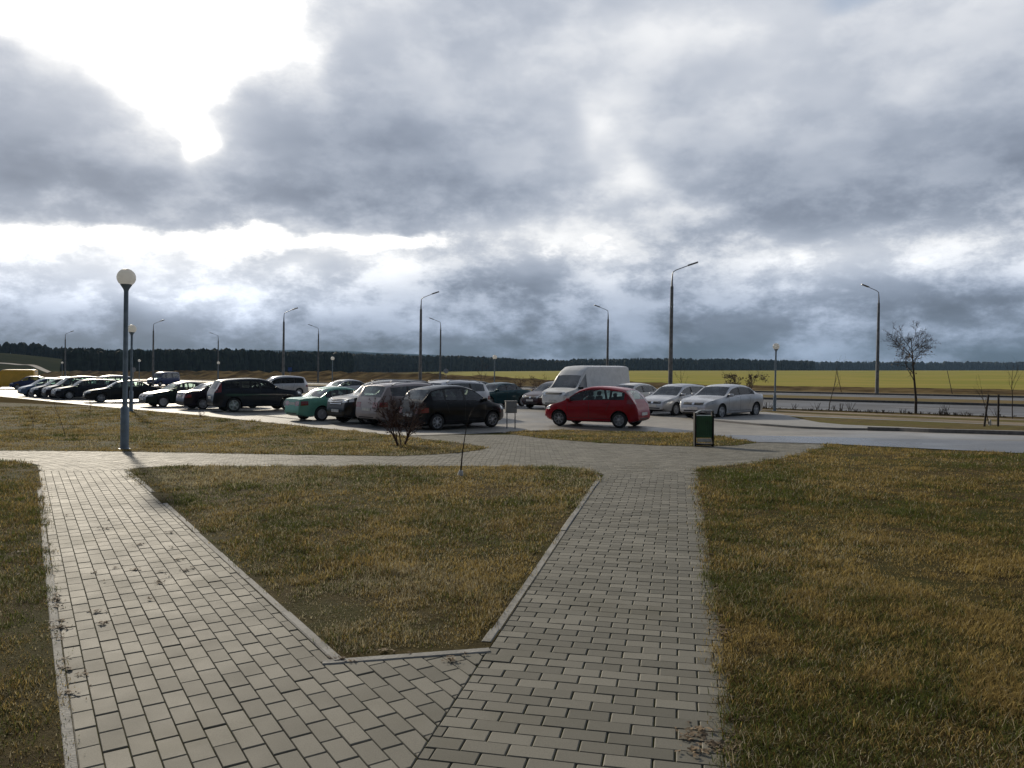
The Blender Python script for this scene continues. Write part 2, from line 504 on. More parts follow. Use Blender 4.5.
def blade_mat():
    m, nt, p = base_mat('grass_blades')
    out = m.node_tree.nodes['Material Output']
    at_ = nt.new('ShaderNodeAttribute', attribute_name='tint')
    tr = nt.new('ShaderNodeBsdfTranslucent'); nt.l.new(at_.outputs['Color'], tr.inputs[0])
    nt.l.new(at_.outputs['Color'], p.inputs['Base Color']); p.inputs['Roughness'].default_value = .6
    p.inputs['Specular IOR Level'].default_value = .08
    mx = nt.new('ShaderNodeMixShader', ins={0: .42, 1: p.outputs[0], 2: tr.outputs[0]})
    nt.l.new(mx.outputs[0], out.inputs[0]); return m
M_blade = blade_mat()
def vnoise(x, y, s):
    return np.array([mnoise.noise((a*s, b*s, 3.7)) for a, b in zip(x, y)])
def grass(name, poly, bands, green=.3, spill=.0, hscale=1., pale=.1):
    """short, matted, half dry grass: tufts of single blades"""
    PX = np.array([p[0] for p in poly]); PY = np.array([p[1] for p in poly])
    V = []; T = []; n_tot = 0
    for (y0, y1, dens) in bands:
        ya, yb = max(y0, PY.min()), min(y1, PY.max())
        if yb <= ya: continue
        xa, xb = max(PX.min(), -.74*yb-1.2), min(PX.max(), .74*yb+1.2)
        if xb <= xa: continue
        per = 14
        n = int((xb-xa)*(yb-ya)*dens/per)
        tx = rng.uniform(xa, xb, n); ty = rng.uniform(ya, yb, n)
        ok = inside(poly, tx, ty) & (np.abs(tx) < .74*ty+1.2); tx, ty = tx[ok], ty[ok]
        if not len(tx): continue
        nt_ = int((xb-xa)*(yb-ya)*(2.2 if y1 < 14 else .9)); cx_ = rng.uniform(xa, xb, nt_); cy_ = rng.uniform(ya, yb, nt_); kk = inside(poly, cx_, cy_)
        cx_, cy_ = np.repeat(cx_[kk], 9), np.repeat(cy_[kk], 9); ntuft = len(cx_)
        tx = np.concatenate([tx, cx_+rng.normal(0, .045, ntuft)]); ty = np.concatenate([ty, cy_+rng.normal(0, .045, ntuft)])
        istuft = np.zeros(len(tx), bool); istuft[len(tx)-ntuft:] = True
        cl = vnoise(tx, ty, 1.1)*.55+vnoise(tx, ty, 4.5)*.45+vnoise(tx, ty, .28)*.4
        keep = rng.random(len(tx)) < np.clip(.78+cl*1.4, .25, 1); keep |= istuft; tx, ty, cl, istuft = tx[keep], ty[keep], cl[keep], istuft[keep]
        dry = vnoise(tx+50, ty, .7)*.9+vnoise(tx-20, ty, 3.1)*.8
        th = rng.uniform(.6, 1.25, len(tx))*(1+1.2*np.clip(cl, -.5, .8))*hscale*np.where(istuft, 1.75, 1)
        bx = np.repeat(tx, per); by = np.repeat(ty, per); bh = np.repeat(th, per); bd = np.repeat(dry, per); N = len(bx)
        far = max(1, (y0+y1)/2/5.0)
        rad = .035*far**.6
        bx = bx+rng.normal(0, rad, N); by = by+rng.normal(0, rad, N)
        L = rng.uniform(.016, .046, N)*bh*far**.18; w = rng.uniform(.0011, .0021, N)*far**.85
        az = rng.uniform(0, 2*np.pi, N); lean = rng.uniform(.55, 1.5, N)
        dx, dy = np.cos(az), np.sin(az); sx, sy = -dy, dx
        z0 = np.array([H(v) for v in by])+.004
        l1 = lean*.55
        mx_, my_, mz = bx+dx*np.sin(l1)*L*.55, by+dy*np.sin(l1)*L*.55, z0+np.cos(l1)*L*.55
        ex, ey, ez = mx_+dx*np.sin(lean)*L*.5, my_+dy*np.sin(lean)*L*.5, mz+np.cos(lean)*L*.5
        v = np.stack([np.stack([bx-sx*w, by-sy*w, z0], 1), np.stack([bx+sx*w, by+sy*w, z0], 1),
                      np.stack([mx_+sx*w*.8, my_+sy*w*.8, mz], 1), np.stack([mx_-sx*w*.8, my_-sy*w*.8, mz], 1),
                      np.stack([ex, ey, ez], 1)], 1)
        V.append(v.reshape(-1, 3))
        g = rng.random(N)+bd*.9
        c = np.empty((N, 3)); r2 = rng.random((N, 1))
        straw = np.array([.36, .27, .095])*(.6+.9*r2); br = np.array([.17, .118, .042])*(.55+.9*r2); gr = np.array([.105, .125, .028])*(.6+.8*r2)
        sel = g[:, None]
        c = np.where(sel < green, gr, np.where(sel < green+.30, br, straw))
        pn = np.repeat(np.clip(vnoise(tx*1.0+9, ty, .5)+vnoise(tx+3, ty, 2.2)*.6, 0, 1), per)[:, None]; pl_ = rng.random((N, 1)) < pale*(.6+2.4*pn); c = np.where(pl_, np.array([.52, .46, .30])*(.7+.4*r2), c)  # pale blades: frosty patches, plus sunlit specks put into the colour
        T.append(np.repeat(np.concatenate([c, np.ones((N, 1))], 1), 5, 0)); n_tot += N
    V = np.concatenate(V); T = np.concatenate(T).astype(np.float32)
    print(name, n_tot)
    N = n_tot; base = np.arange(N)*5
    loops = np.stack([base, base+1, base+2, base+3, base+3, base+2, base+4], 1).ravel().astype(np.int32)
    me = bpy.data.meshes.new(name)
    me.vertices.add(N*5); me.vertices.foreach_set('co', V.ravel().astype(np.float32))
    me.loops.add(N*7); me.loops.foreach_set('vertex_index', loops)
    st = np.stack([np.arange(N)*7, np.arange(N)*7+4], 1).ravel().astype(np.int32)
    me.polygons.add(N*2); me.polygons.foreach_set('loop_start', st)
    me.update(calc_edges=True)
    a = me.color_attributes.new('tint', 'FLOAT_COLOR', 'POINT'); a.data.foreach_set('color', T.ravel())
    o = link(name, me, None, [M_blade]); return tag(o, kind='stuff')
def grown(poly, d):
    c = Vector((sum(p[0] for p in poly)/len(poly), sum(p[1] for p in poly)/len(poly)))
    return poly
BANDS = [(1.2, 4, 16000), (4, 6, 12500), (6, 9, 7500), (9, 13, 3400), (13, 18, 1300), (18, 28, 650), (28, 45, 250)]
def shift(poly, dx): return [(x+dx, y) for x, y in poly]
tag(grass('grass', shift(left_lawn, -.03), BANDS, .42), 'short half-dry grass of the lawn left of the left-hand path', 'grass')
tag(grass('grass', shift(right_lawn, -.05), BANDS, .40, pale=.08), 'rough brown and green grass on the big lawn right of the right-hand path', 'grass')
tag(grass('grass', tri_k, BANDS, .34, pale=.28), 'matted pale dry grass on the triangular lawn between the two paths', 'grass')
tag(grass('grass', tongue, BANDS, .2, pale=.2), 'dry straw-coloured grass on the lawn behind the street lamp', 'grass')
tag(grass('grass', island, BANDS, .22), 'dry grass on the narrow strip with the green bin', 'grass')

# withered clods and leaf litter lying on the paths
bm = bmesh.new()
spots = [at(*p) for p in ((168, 576), (186, 571), (160, 583), (135, 570), (178, 560), (192, 568), (150, 600), (104, 582), (170, 533), (115, 568), (140, 545), (98, 612),
                          (104, 624), (172, 548), (128, 517), (465, 655), (385, 652), (352, 662), (410, 655), (690, 738), (712, 745), (700, 732), (722, 750), (695, 752), (706, 520), (108, 520), (160, 572), (58, 600), (340, 660), (450, 661))]
spots += [(-2.3+random.gauss(0, .9)-.64*(q-4), q) for q in [random.uniform(3.5, 11) for _ in range(12)]]
spots += [RR(random.uniform(2.6, 11)) for _ in range(60)]+[LL_(random.uniform(2.6, 11)) for _ in range(40)]
for (x, y) in spots:
    big = random.uniform(.8, 1.2) if y < 3.7 and x > .5 else random.choice((.12, .25, .3, .5, .7)); asp = random.uniform(.35, 1)
    for k in range(int(44*big)):
        px_, py_ = x+random.gauss(0, .055*big**.6)*random.random(), y+random.gauss(0, .05*big**.6)*asp*random.random(); a = random.uniform(0, 6.28); l = random.uniform(.008, .024); w = random.uniform(.003, .010)
        z = H(py_)+random.uniform(.003, .016)
        d = Vector((math.cos(a), math.sin(a), random.uniform(-.2, .4)))*l; s = Vector((-math.sin(a), math.cos(a), random.uniform(-.3, .3)))*w
        p = Vector((px_, py_, z))
        try: bm.faces.new([bm.verts.new(q) for q in (p-s, p+s, p+d+s*.5, p+d-s*.5)])
        except ValueError: pass
o = obj('leaf_litter', bm, M_deadleaf); tag(o, 'withered brown leaf and grass scraps scattered over the paving', 'leaf litter', kind='stuff')

# ------------------------------------------------------------------ car park, roads
M_lot = ground_mat('lot_paving', [(.25, .235, .205), (.31, .29, .255), (.165, .158, .145)], 2.6, .22, rough=.62, bump=.25, bscale=22, spec=.5, wet=(.10, .45, .62, .33))
M_wet = ground_mat('wet_asphalt', [(.075, .078, .082), (.10, .102, .105), (.06, .062, .066)], 2.2, .3, rough=.42, bump=.2, bscale=50, spec=.6, wet=(.2, .35, .6, .24))
M_road = ground_mat('road_asphalt', [(.10, .10, .102), (.13, .13, .13), (.085, .085, .088)], 2.2, .2, rough=.68, bump=.3, bscale=40, spec=.35, wet=(.15, .4, .6, .5))
M_walk = ground_mat('footway_paving', [(.30, .29, .27), (.25, .245, .23), (.34, .33, .31)], 3, .4, rough=.65, bump=.3, bscale=30, spec=.4)
M_path2 = ground_mat('trodden_sand', [(.30, .24, .165), (.25, .20, .14), (.20, .16, .10)], 1.5, .3, bump=.4)
lot_near = px((0, 396.5), (100, 401.5), (200, 410), (330, 423), (420, 431), (470, 433), (503, 433))
lot = [site(140, 16.2)]+lot_near[2:]+ISL_TOP[1:]+px((790, 443.2), (826, 444.2))+[site(-1.5, 28.4), site(0.6, 29.2), site(1.5, 30.5), site(2, 35), site(140, 35)]
sheet('parking_lot', lot, .006, M_lot)
sheet('road', px((700, 434.5), (757, 442.3), (790, 443), (829, 444))+px((870, 446.2), (930, 449.2), (1024, 453.7))+[site(-70, 21.9), site(-70, 28.4), site(-1.5, 28.4), site(2.5, 26.8), site(4, 24)], .012, M_wet)
walk_top = [site(140, 16.15)]+lot_near[2:]
walk = walk_top + px((400, 436.3))+TONGUE_TOP[4:8]+[site(140, 14.9)]
sheet('sidewalk', walk, .014, M_walk)
strip('kerb', (walk_top+px((503, 433)))[::-1], .12, .004, .03, M_kerb)
# footway corner by the far row and grass strips up to the main road
apron = px((711, 421), (722, 417), (738, 414.2), (765, 413.4), (781, 415.6), (800, 420.7), (820, 424.4), (845, 426.7), (870, 427.9), (900, 429))+[site(-70, 29.9), site(-70, 28.52)]+px((880, 430.5), (840, 430), (800, 428.5), (760, 425.5))
sheet('sidewalk', apron, .018, M_walk, thick=.06)
strip('kerb', px((868, 430.4), (900, 431.3), (930, 432.6))+[site(-70, 28.5)], .12, -.02, .15, mat('kerb_shaded', (.16, .155, .15), .8))  # darker kerb colour, with the shade of its near face painted in
vg = px((783, 416.3), (800, 421.2), (820, 424.9), (845, 427.1), (870, 428.2), (900, 429.2))+[site(-70, 29.9), site(-70, 34.5), site(1, 34.5)]
M_gstrip = ground_mat('verge_grass', [(.16, .125, .05), (.11, .085, .038), (.13, .115, .035)], 2.5, .4, bump=1, bscale=25, spec=.05)
sheet('lawn', vg, .03, M_gstrip)
sheet('footpath', [site(2, 35), site(-70, 35), site(-70, 36.6), site(140, 36.6), site(140, 35)], .012, M_path2)
sheet('verge', [site(140, 36.6), site(-70, 36.6), site(-70, 38.2), site(140, 38.2)], .008, M_gstrip)
sheet('footpath', [site(140, 38.2), site(-70, 38.2), site(-70, 39.4), site(140, 39.4)], .010, M_path2)
sheet('main_road', [site(300, 41), site(-70, 41), site(-70, 53.1), site(300, 53.1)], .012, M_road)
sheet('main_road', [site(300, 60.3), site(-70, 60.3), site(-70, 70.3), site(300, 70.3)], .012, M_road)
M_kshade = mat('kerb_in_shade', (.12, .118, .115), .85)  # shade of the backlit kerb faces put into the concrete colour
for b in (53.1, 70.3):
    strip('kerb', [site(300, b), site(-70, b)][::-1], .18, -.01, .17, M_kshade)
sheet('median', [site(300, 53.25), site(-70, 53.25), site(-70, 60.2), site(300, 60.2)], .12, M_verge)
sheet('verge', [site(300, 70.45), site(-70, 70.45), site(-70, 93), site(300, 93)], .12, M_verge)
M_line = mat('road_marking', (.7, .7, .68), .6)
for bb in (41.5, 60.9, 69.7):
    sheet('road_marking', [site(300, bb), site(-70, bb), site(-70, bb+.14), site(300, bb+.14)], .017, M_line)
for k in range(-5, 24):
    for bb in (47, 65.3):
        sheet('road_marking', [site(k*12, bb), site(k*12+4, bb), site(k*12+4, bb+.14), site(k*12, bb+.14)], .017, M_line)

# earth bank beside the main road, tall at the left, fading to a low rough edge
def bank_h(a):
    t = min(max((a-52)/95, 0), 1); return .22+1.4*t*(1.6-.6*t)
aa = np.concatenate([np.arange(-75, 60, 1.1), np.arange(60, 320, 2.2)]); bbs = np.arange(73.5, 92, .8)
V = []; Fc = []
for a in aa:
    hgt = bank_h(a)
    for b in bbs:
        t = (b-73.5)/18.5
        env = min(1, (t/.38))**1.0 if t < .38 else (1 if t < .75 else max(0, 1-(t-.75)/.25*.55))
        x, y = site(a, b)
        rough = mnoise.fractal((x*.33, y*.33, 0), 1, 2, 4)*.5+mnoise.noise((x*.09, y*.09, 5))*.3
        z = -.42+hgt*env*(1+rough*.7)+rough*.35*min(1, t*6)*min(1, hgt*1.2)
        V.append((x, y, z-(.2 if b == bbs[0] else 0)))
nb = len(bbs)
for i in range(len(aa)-1):
    for j in range(nb-1): Fc.append((i*nb+j, i*nb+j+1, (i+1)*nb+j+1, (i+1)*nb+j))
me = bpy.data.meshes.new('earth_bank'); me.from_pydata(V, [], Fc)
M_bank = ground_mat('bank_earth', [(.125, .09, .048), (.19, .145, .075), (.065, .048, .03)], .6, .25, bump=1, bscale=5, spec=.0)
tag(link('earth_bank', me, None, [M_bank]), kind='structure')

# field
def field_mat():
    m, nt, p = base_mat('winter_crop')
    co = nt.new('ShaderNodeNewGeometry').outputs['Position']
    mp = nt.new('ShaderNodeMapping', ins={0: co}); mp.inputs['Rotation'].default_value = (0, 0, R(45)); mp.inputs['Scale'].default_value = (.02, .004, 1)
    a = nt.ramp(nt.noise(mp.outputs[0], 3, 6, .6), .3, .7)
    b = nt.ramp(nt.noise(co, .03, 6, .65), .4, .65)
    c = nt.mix(b, nt.mix(a, (.30, .27, .055), (.22, .225, .045)), (.33, .275, .075))
    nt.l.new(c, p.inputs['Base Color']); p.inputs['Roughness'].default_value = .9; p.inputs['Specular IOR Level'].default_value = .02
    bb = nt.new('ShaderNodeBump', ins={'Strength': .5, 'Distance': .1, 'Height': nt.noise(co, 3, 5)})
    nt.l.new(bb.outputs[0], p.inputs['Normal']); return m
V = []; Fc = []
fa = list(range(-900, 960, 20)); fb = [88, 92, 96, 102, 110, 120, 140, 170, 200, 250, 300, 360, 430, 500, 580, 660, 740, 860, 1000]
for a in fa:
    for b in fb:
        x, y = site(a, b); V.append((x, y, hill(x, y)+.04+min(.25, (b-88)*.05)))
nb = len(fb)
for i in range(len(fa)-1):
    for j in range(nb-1):
        x, y, _ = V[i*nb+j]
        if x > -25-.08*y: Fc.append((i*nb+j, i*nb+j+1, (i+1)*nb+j+1, (i+1)*nb+j))
me = bpy.data.meshes.new('field'); me.from_pydata(V, [], Fc); me.shade_smooth()
tag(link('field', me, None, [field_mat()]), kind='structure')
# meadow and track on the hillside at the far left
def hsheet(name, f, us, vs, dz, m):
    V = []; Fc = []
    for u in us:
        for v in vs:
            x, y = f(u, v); V.append((x, y, hill(x, y)+dz))
    n = len(vs)
    for i in range(len(us)-1):
        for j in range(n-1): Fc.append((i*n+j, i*n+j+1, (i+1)*n+j+1, (i+1)*n+j))
    me = bpy.data.meshes.new(name); me.from_pydata(V, [], Fc); me.shade_smooth()
    return tag(link(name, me, None, [m]), kind='structure')
M_meadow = ground_mat('meadow', [(.04, .045, .026), (.055, .055, .03), (.034, .04, .024)], .05, .01, bump=0, spec=0)
hsheet('meadow', lambda u, v: (u, v), np.linspace(-430, -205, 24), np.linspace(330, 480, 16), .12, M_meadow)
M_track = ground_mat('pale_track', [(.24, .235, .23), (.20, .195, .19), (.22, .21, .20)], .2, .05, bump=0, spec=.05)
def at_far(pxx, pyy):
    for d in np.arange(110, 700, 1.0):
        x = (pxx-CX)/F*d
        if hill(x, d) >= EYE+(HOR-pyy)/F*d: return x, d
    return x, d
tk = curve([at_far(*p) for p in ((-40, 362.6), (0, 363.6), (20, 365.2), (36, 367))]+[((62-CX)/F*340, 340), ((100-CX)/F*318, 318)], 8)
hsheet('road', lambda u, v: (tk[u][0], tk[u][1]+v), range(len(tk)), [-2.5, 0, 2.5], .25, M_track)

# ------------------------------------------------------------------ woods and hills
def needles(name, c1, c2):
    m, nt, p = base_mat(name)
    co = nt.new('ShaderNodeNewGeometry').outputs['Position']
    nt.l.new(nt.mix(nt.ramp(nt.noise(co, .35, 5), .35, .65), c1, c2), p.inputs['Base Color'])
    p.inputs['Roughness'].default_value = .9; p.inputs['Specular IOR Level'].default_value = .1; return m
M_spruce = needles('spruce_wood', (.016, .024, .018), (.030, .042, .028))
M_mixed = needles('mixed_wood', (.024, .03, .022), (.048, .052, .036))
def wood(name, label, p0, p1, rows, gap, hgt, zf, m, hv=.2, conif=.7, depth=5):
    V = []; Fc = []
    p0, p1 = Vector(p0), Vector(p1); L = (p1-p0).length; d = (p1-p0)/L; nrm = ((p0+p1)/2).normalized()
    for r in range(rows):
        n = int(L/gap)
        for i in range(n):
            q = p0+d*(L*(i+random.random())/n)+nrm*(r*depth+random.uniform(-2, 2))
            t = ((q-p0).dot(d))/L
            h = (hgt(t) if callable(hgt) else hgt)*random.uniform(1-hv, 1+hv*.5)*(1+.12*mnoise.noise((q.x*.03, q.y*.03, 1)))
            z = zf(q.x, q.y)-.3; w = h*random.uniform(.16, .24); k = 6; b = len(V); a0 = random.random()
            prof = [(.55, .04), (1.0, .22), (.72, .5), (.55, .56), (.32, .8)] if random.random() < conif else [(.45, .05), (1.0, .42), (1.15, .62), (.95, .82), (.45, .95)]
            for (rr, hh) in prof:
                for s in range(k):
                    an = a0+2*math.pi*s/k; jr = w*rr*random.uniform(.7, 1.25)
                    V.append((q.x+jr*math.cos(an), q.y+jr*math.sin(an), z+h*(hh+random.uniform(-.03, .03))))
            V.append((q.x+random.gauss(0, .2), q.y, z+h)); top = len(V)-1
            for j in range(len(prof)-1):
                for s in range(k): Fc.append((b+j*k+s, b+j*k+(s+1) % k, b+(j+1)*k+(s+1) % k, b+(j+1)*k+s))
            for s in range(k): Fc.append((b+(len(prof)-1)*k+s, b+(len(prof)-1)*k+(s+1) % k, top))
    me = bpy.data.meshes.new(name); me.from_pydata(V, [], Fc)
    o = link(name, me, None, [m]); return tag(o, label, 'forest', kind='stuff')
def ray(pxx, d): return ((pxx-CX)/F*d, d)
wood('forest', 'dark spruce forest on the left behind the parked cars', ray(64, 330), ray(350, 480), 9, 1.7, lambda t: 12.2+1.9*t, hill, M_spruce, hv=.10)
wood('forest', 'trees along the top of the hillside meadow at the far left', ray(-40, 450), ray(75, 470), 5, 3.0, lambda t: 7+1*t, hill, M_mixed, conif=.3)
wood('forest', 'dark forest edge in the middle distance behind the earth bank', ray(320, 640), ray(585, 860), 7, 2.6, lambda t: 17.3-5.7*t, hill, M_mixed, conif=.4, hv=.12)
wood('forest', 'even dark spruce plantation behind the yellow-green field', ray(570, 870), ray(815, 950), 7, 3.0, lambda t: 14.6+1.0*math.sin(t*3)-1.5*t, hill, M_spruce, hv=.10)
wood('forest', 'bluish forest on the horizon at the right edge', ray(790, 1350), ray(1110, 1500), 6, 5, 17, hill, M_mixed, hv=.2, conif=.6)
for k, (d0, pts) in enumerate(((2600, [(-300, 364), (0, 358), (150, 352), (300, 351), (400, 354.5), (480, 358.5), (560, 362), (640, 365), (760, 368)]),
                               (4200, [(-200, 352), (100, 350), (280, 350), (380, 352.5), (460, 356.5), (560, 360.5), (660, 362.5), (800, 362), (950, 363), (1100, 362), (1300, 364)]))):
    P = curve([((x-CX)/F*d0, (HOR-y)/F*d0+EYE) for x, y in pts], 10)
    V = []; Fc = []; prof = [(-.34, 0), (-.2, .35), (-.1, .75), (0, 1), (.12, .8), (.3, .3), (.5, 0)]
    for (x, z) in P:
        for (t, h) in prof:
            yv = d0+t*900
            V.append((x*(1+t*.15), yv, -4+(z+4)*h+(mnoise.noise((x*.006, yv*.006, 2))*6+mnoise.noise((x*.03, yv*.03, 2))*2.2)*h))
    n = len(prof)
    for i in range(len(P)-1):
        for j in range(n-1): Fc.append((i*n+j, (i+1)*n+j, (i+1)*n+j+1, i*n+j+1))
    me = bpy.data.meshes.new('hills'); me.from_pydata(V, [], Fc); me.shade_smooth()
    mh = MATS.get('hill_woods')
    if not mh:
        mh, nt, p = base_mat('hill_woods'); co = nt.new('ShaderNodeNewGeometry').outputs['Position']
        f = nt.ramp(nt.noise(co, .006, 5, .6),   .60, .68)
        nt.l.new(nt.mix(f, (.018, .028, .030), (.06, .06, .055)), p.inputs['Base Color']); p.inputs['Roughness'].default_value = .95; p.inputs['Specular IOR Level'].default_value = .0
    tag(link('hills', me, None, [mh]), kind='structure')

# ------------------------------------------------------------------ cars
def pchip(keys):
    xs = [k[0] for k in keys]; ys = [k[1] for k in keys]; n = len(xs)
    h = [xs[i+1]-xs[i] for i in range(n-1)]; d = [(ys[i+1]-ys[i])/h[i] for i in range(n-1)]
    m = [0]*n; m[0] = d[0]; m[-1] = d[-1]
    for i in range(1, n-1):
        if d[i-1]*d[i] > 0:
            w1 = 2*h[i]+h[i-1]; w2 = h[i]+2*h[i-1]; m[i] = (w1+w2)/(w1/d[i-1]+w2/d[i])
    def f(x):
        if x <= xs[0]: return ys[0]
        if x >= xs[-1]: return ys[-1]
        i = max(j for j in range(n-1) if xs[j] <= x); t = (x-xs[i])/h[i]
        return ys[i]*(1+2*t)*(1-t)**2+h[i]*m[i]*t*(1-t)**2+ys[i+1]*t*t*(3-2*t)+h[i]*m[i+1]*t*t*(t-1)
    return f
TYPES = {
 'hatch': dict(L=3.86, W=1.68, H=1.50, top=[(0, .33), (.008, .42), (.03, .485), (.08, .535), (.225, .635), (.40, .925), (.50, .99), (.58, 1), (.80, .955), (.865, .915), (.955, .665), (.975, .58), (.992, .45), (1, .34)],
    belt=[(0, .5), (.225, .615), (.9, .675)], ws=(.235, .39), rw=(.872, .948), sides=[(.255, .50), (.525, .72), (.745, .875)], wh=(.185, .825), R=.295),
 'sedan': dict(L=4.62, W=1.80, H=1.45, top=[(0, .33), (.006, .43), (.03, .51), (.08, .56), (.265, .665), (.41, .935), (.49, .99), (.57, 1), (.69, .955), (.835, .715), (.93, .69), (.975, .645), (.992, .48), (1, .34)],
    belt=[(0, .5), (.265, .64), (.84, .70)], ws=(.275, .405), rw=(.70, .82), sides=[(.285, .495), (.515, .69), (.705, .765)], wh=(.195, .795), R=.315),
 'oldsedan': dict(L=4.45, W=1.70, H=1.40, top=[(0, .34), (.005, .46), (.025, .56), (.06, .59), (.27, .665), (.40, .93), (.47, .985), (.56, 1), (.67, .965), (.80, .705), (.93, .69), (.985, .66), (.994, .48), (1, .34)],
    belt=[(0, .5), (.27, .645), (.82, .69)], ws=(.28, .395), rw=(.685, .79), sides=[(.285, .49), (.515, .675), (.69, .74)], wh=(.195, .785), R=.30),
 'suv': dict(L=4.65, W=1.88, H=1.70, top=[(0, .36), (.008, .48), (.03, .575), (.08, .62), (.275, .69), (.40, .94), (.49, .99), (.60, 1), (.85, .965), (.905, .935), (.968, .66), (.985, .60), (.995, .45), (1, .36)],
    belt=[(0, .55), (.275, .66), (.92, .70)], ws=(.285, .395), rw=(.91, .96), sides=[(.295, .49), (.51, .70), (.725, .885)], wh=(.19, .79), R=.36),
 'mpv': dict(L=4.6, W=1.82, H=1.68, top=[(0, .32), (.008, .42), (.04, .49), (.1, .54), (.2, .61), (.38, .93), (.48, .985), (.6, 1), (.85, .965), (.92, .92), (.97, .64), (.985, .55), (1, .35)],
    belt=[(0, .5), (.2, .585), (.92, .62)], ws=(.21, .37), rw=(.925, .965), sides=[(.235, .46), (.48, .70), (.72, .90)], wh=(.185, .80), R=.315),
 'wagon': dict(L=4.55, W=1.76, H=1.47, top=[(0, .33), (.006, .43), (.03, .52), (.08, .565), (.265, .67), (.405, .935), (.49, .99), (.58, 1), (.85, .965), (.90, .94), (.962, .68), (.982, .62), (.994, .46), (1, .34)],
    belt=[(0, .5), (.265, .645), (.92, .70)], ws=(.275, .40), rw=(.905, .955), sides=[(.285, .495), (.515, .69), (.71, .875)], wh=(.19, .795), R=.31),
 'van': dict(L=6.0, W=1.98, H=2.36, top=[(0, .24), (.005, .36), (.03, .425), (.07, .455), (.135, .50), (.25, .80), (.29, .90), (.345, .985), (.42, 1), (.96, 1), (.985, .985), (.993, .93), (1, .30)],
    belt=[(0, .42), (.135, .47), (.3, .50), (1, .50)], ws=(.142, .245), rw=(.9985, .999), sides=[(.16, .285)], wh=(.155, .76), R=.33, tumble=.10),
 'minibus': dict(L=4.8, W=1.9, H=1.95, top=[(0, .28), (.008, .38), (.04, .45), (.10, .50), (.19, .56), (.33, .92), (.40, .985), (.5, 1), (.93, .985), (.97, .95), (.99, .5), (1, .32)],
    belt=[(0, .45), (.19, .54), (1, .56)], ws=(.2, .325), rw=(.972, .986), sides=[(.22, .40), (.43, .64), (.67, .92)], wh=(.18, .79), R=.32, tumble=.14),
}
_wheel = {}
def wheel_meshes(Rw, style):
    k = (round(Rw, 3), style)
    if k in _wheel: return _wheel[k]
    bm = bmesh.new(); w = .10
    lathe(bm, [(Rw*.66, -w*.8), (Rw*.74, -w), (Rw*.90, -w), (Rw*.975, -w*.82), (Rw, -w*.5), (Rw, w*.5), (Rw*.975, w*.82), (Rw*.90, w), (Rw*.74, w), (Rw*.66, w*.8)], 28, 'Y', cap=False)
    me1 = bpy.data.meshes.new('wheel'); bm.to_mesh(me1); bm.free(); me1.shade_smooth(); me1.set_sharp_from_angle(angle=R(40)); me1.materials.append(M_tyre)
    bm = bmesh.new(); r = Rw*.72
    lathe(bm, [(r, -.085), (r, .085), (r*.93, .085), (r*.90, .03), (r*.2, .02), (.004, .02)], 28, 'Y', 1, cap=False)
    n = {'spoke': 5, 'multi': 7, 'cap': 9}[style]
    for i in range(n):
        a = 2*math.pi*i/n; wd = {'spoke': .30, 'multi': .20, 'cap': .22}[style]*r
        for sg in (1,):
            c = Vector((math.cos(a)*r*.56, .055, math.sin(a)*r*.56)); rot = Matrix.Rotation(-a, 3, 'Y')
            box(bm, c, (r*.84, .035, wd*.95), rot, .008)
    lathe_bm = bmesh.new(); lathe(lathe_bm, [(r*.26, .02), (r*.26, .075), (r*.16, .085)], 16, 'Y')
    tm = bpy.data.meshes.new('t'); lathe_bm.to_mesh(tm); lathe_bm.free(); bm.from_mesh(tm); bpy.data.meshes.remove(tm)
    lb = bmesh.new(); lathe(lb, [(r*1.0, .05), (r*1.0, .088), (r*.9, .088), (r*.88, .05)], 28, 'Y')
    tm = bpy.data.meshes.new('t'); lb.to_mesh(tm); lb.free(); bm.from_mesh(tm); bpy.data.meshes.remove(tm)
    me2 = bpy.data.meshes.new('rim'); bm.to_mesh(me2); bm.free(); me2.materials.append(M_rim); me2.materials.append(M_rimback)
    _wheel[k] = (me1, me2); return _wheel[k]

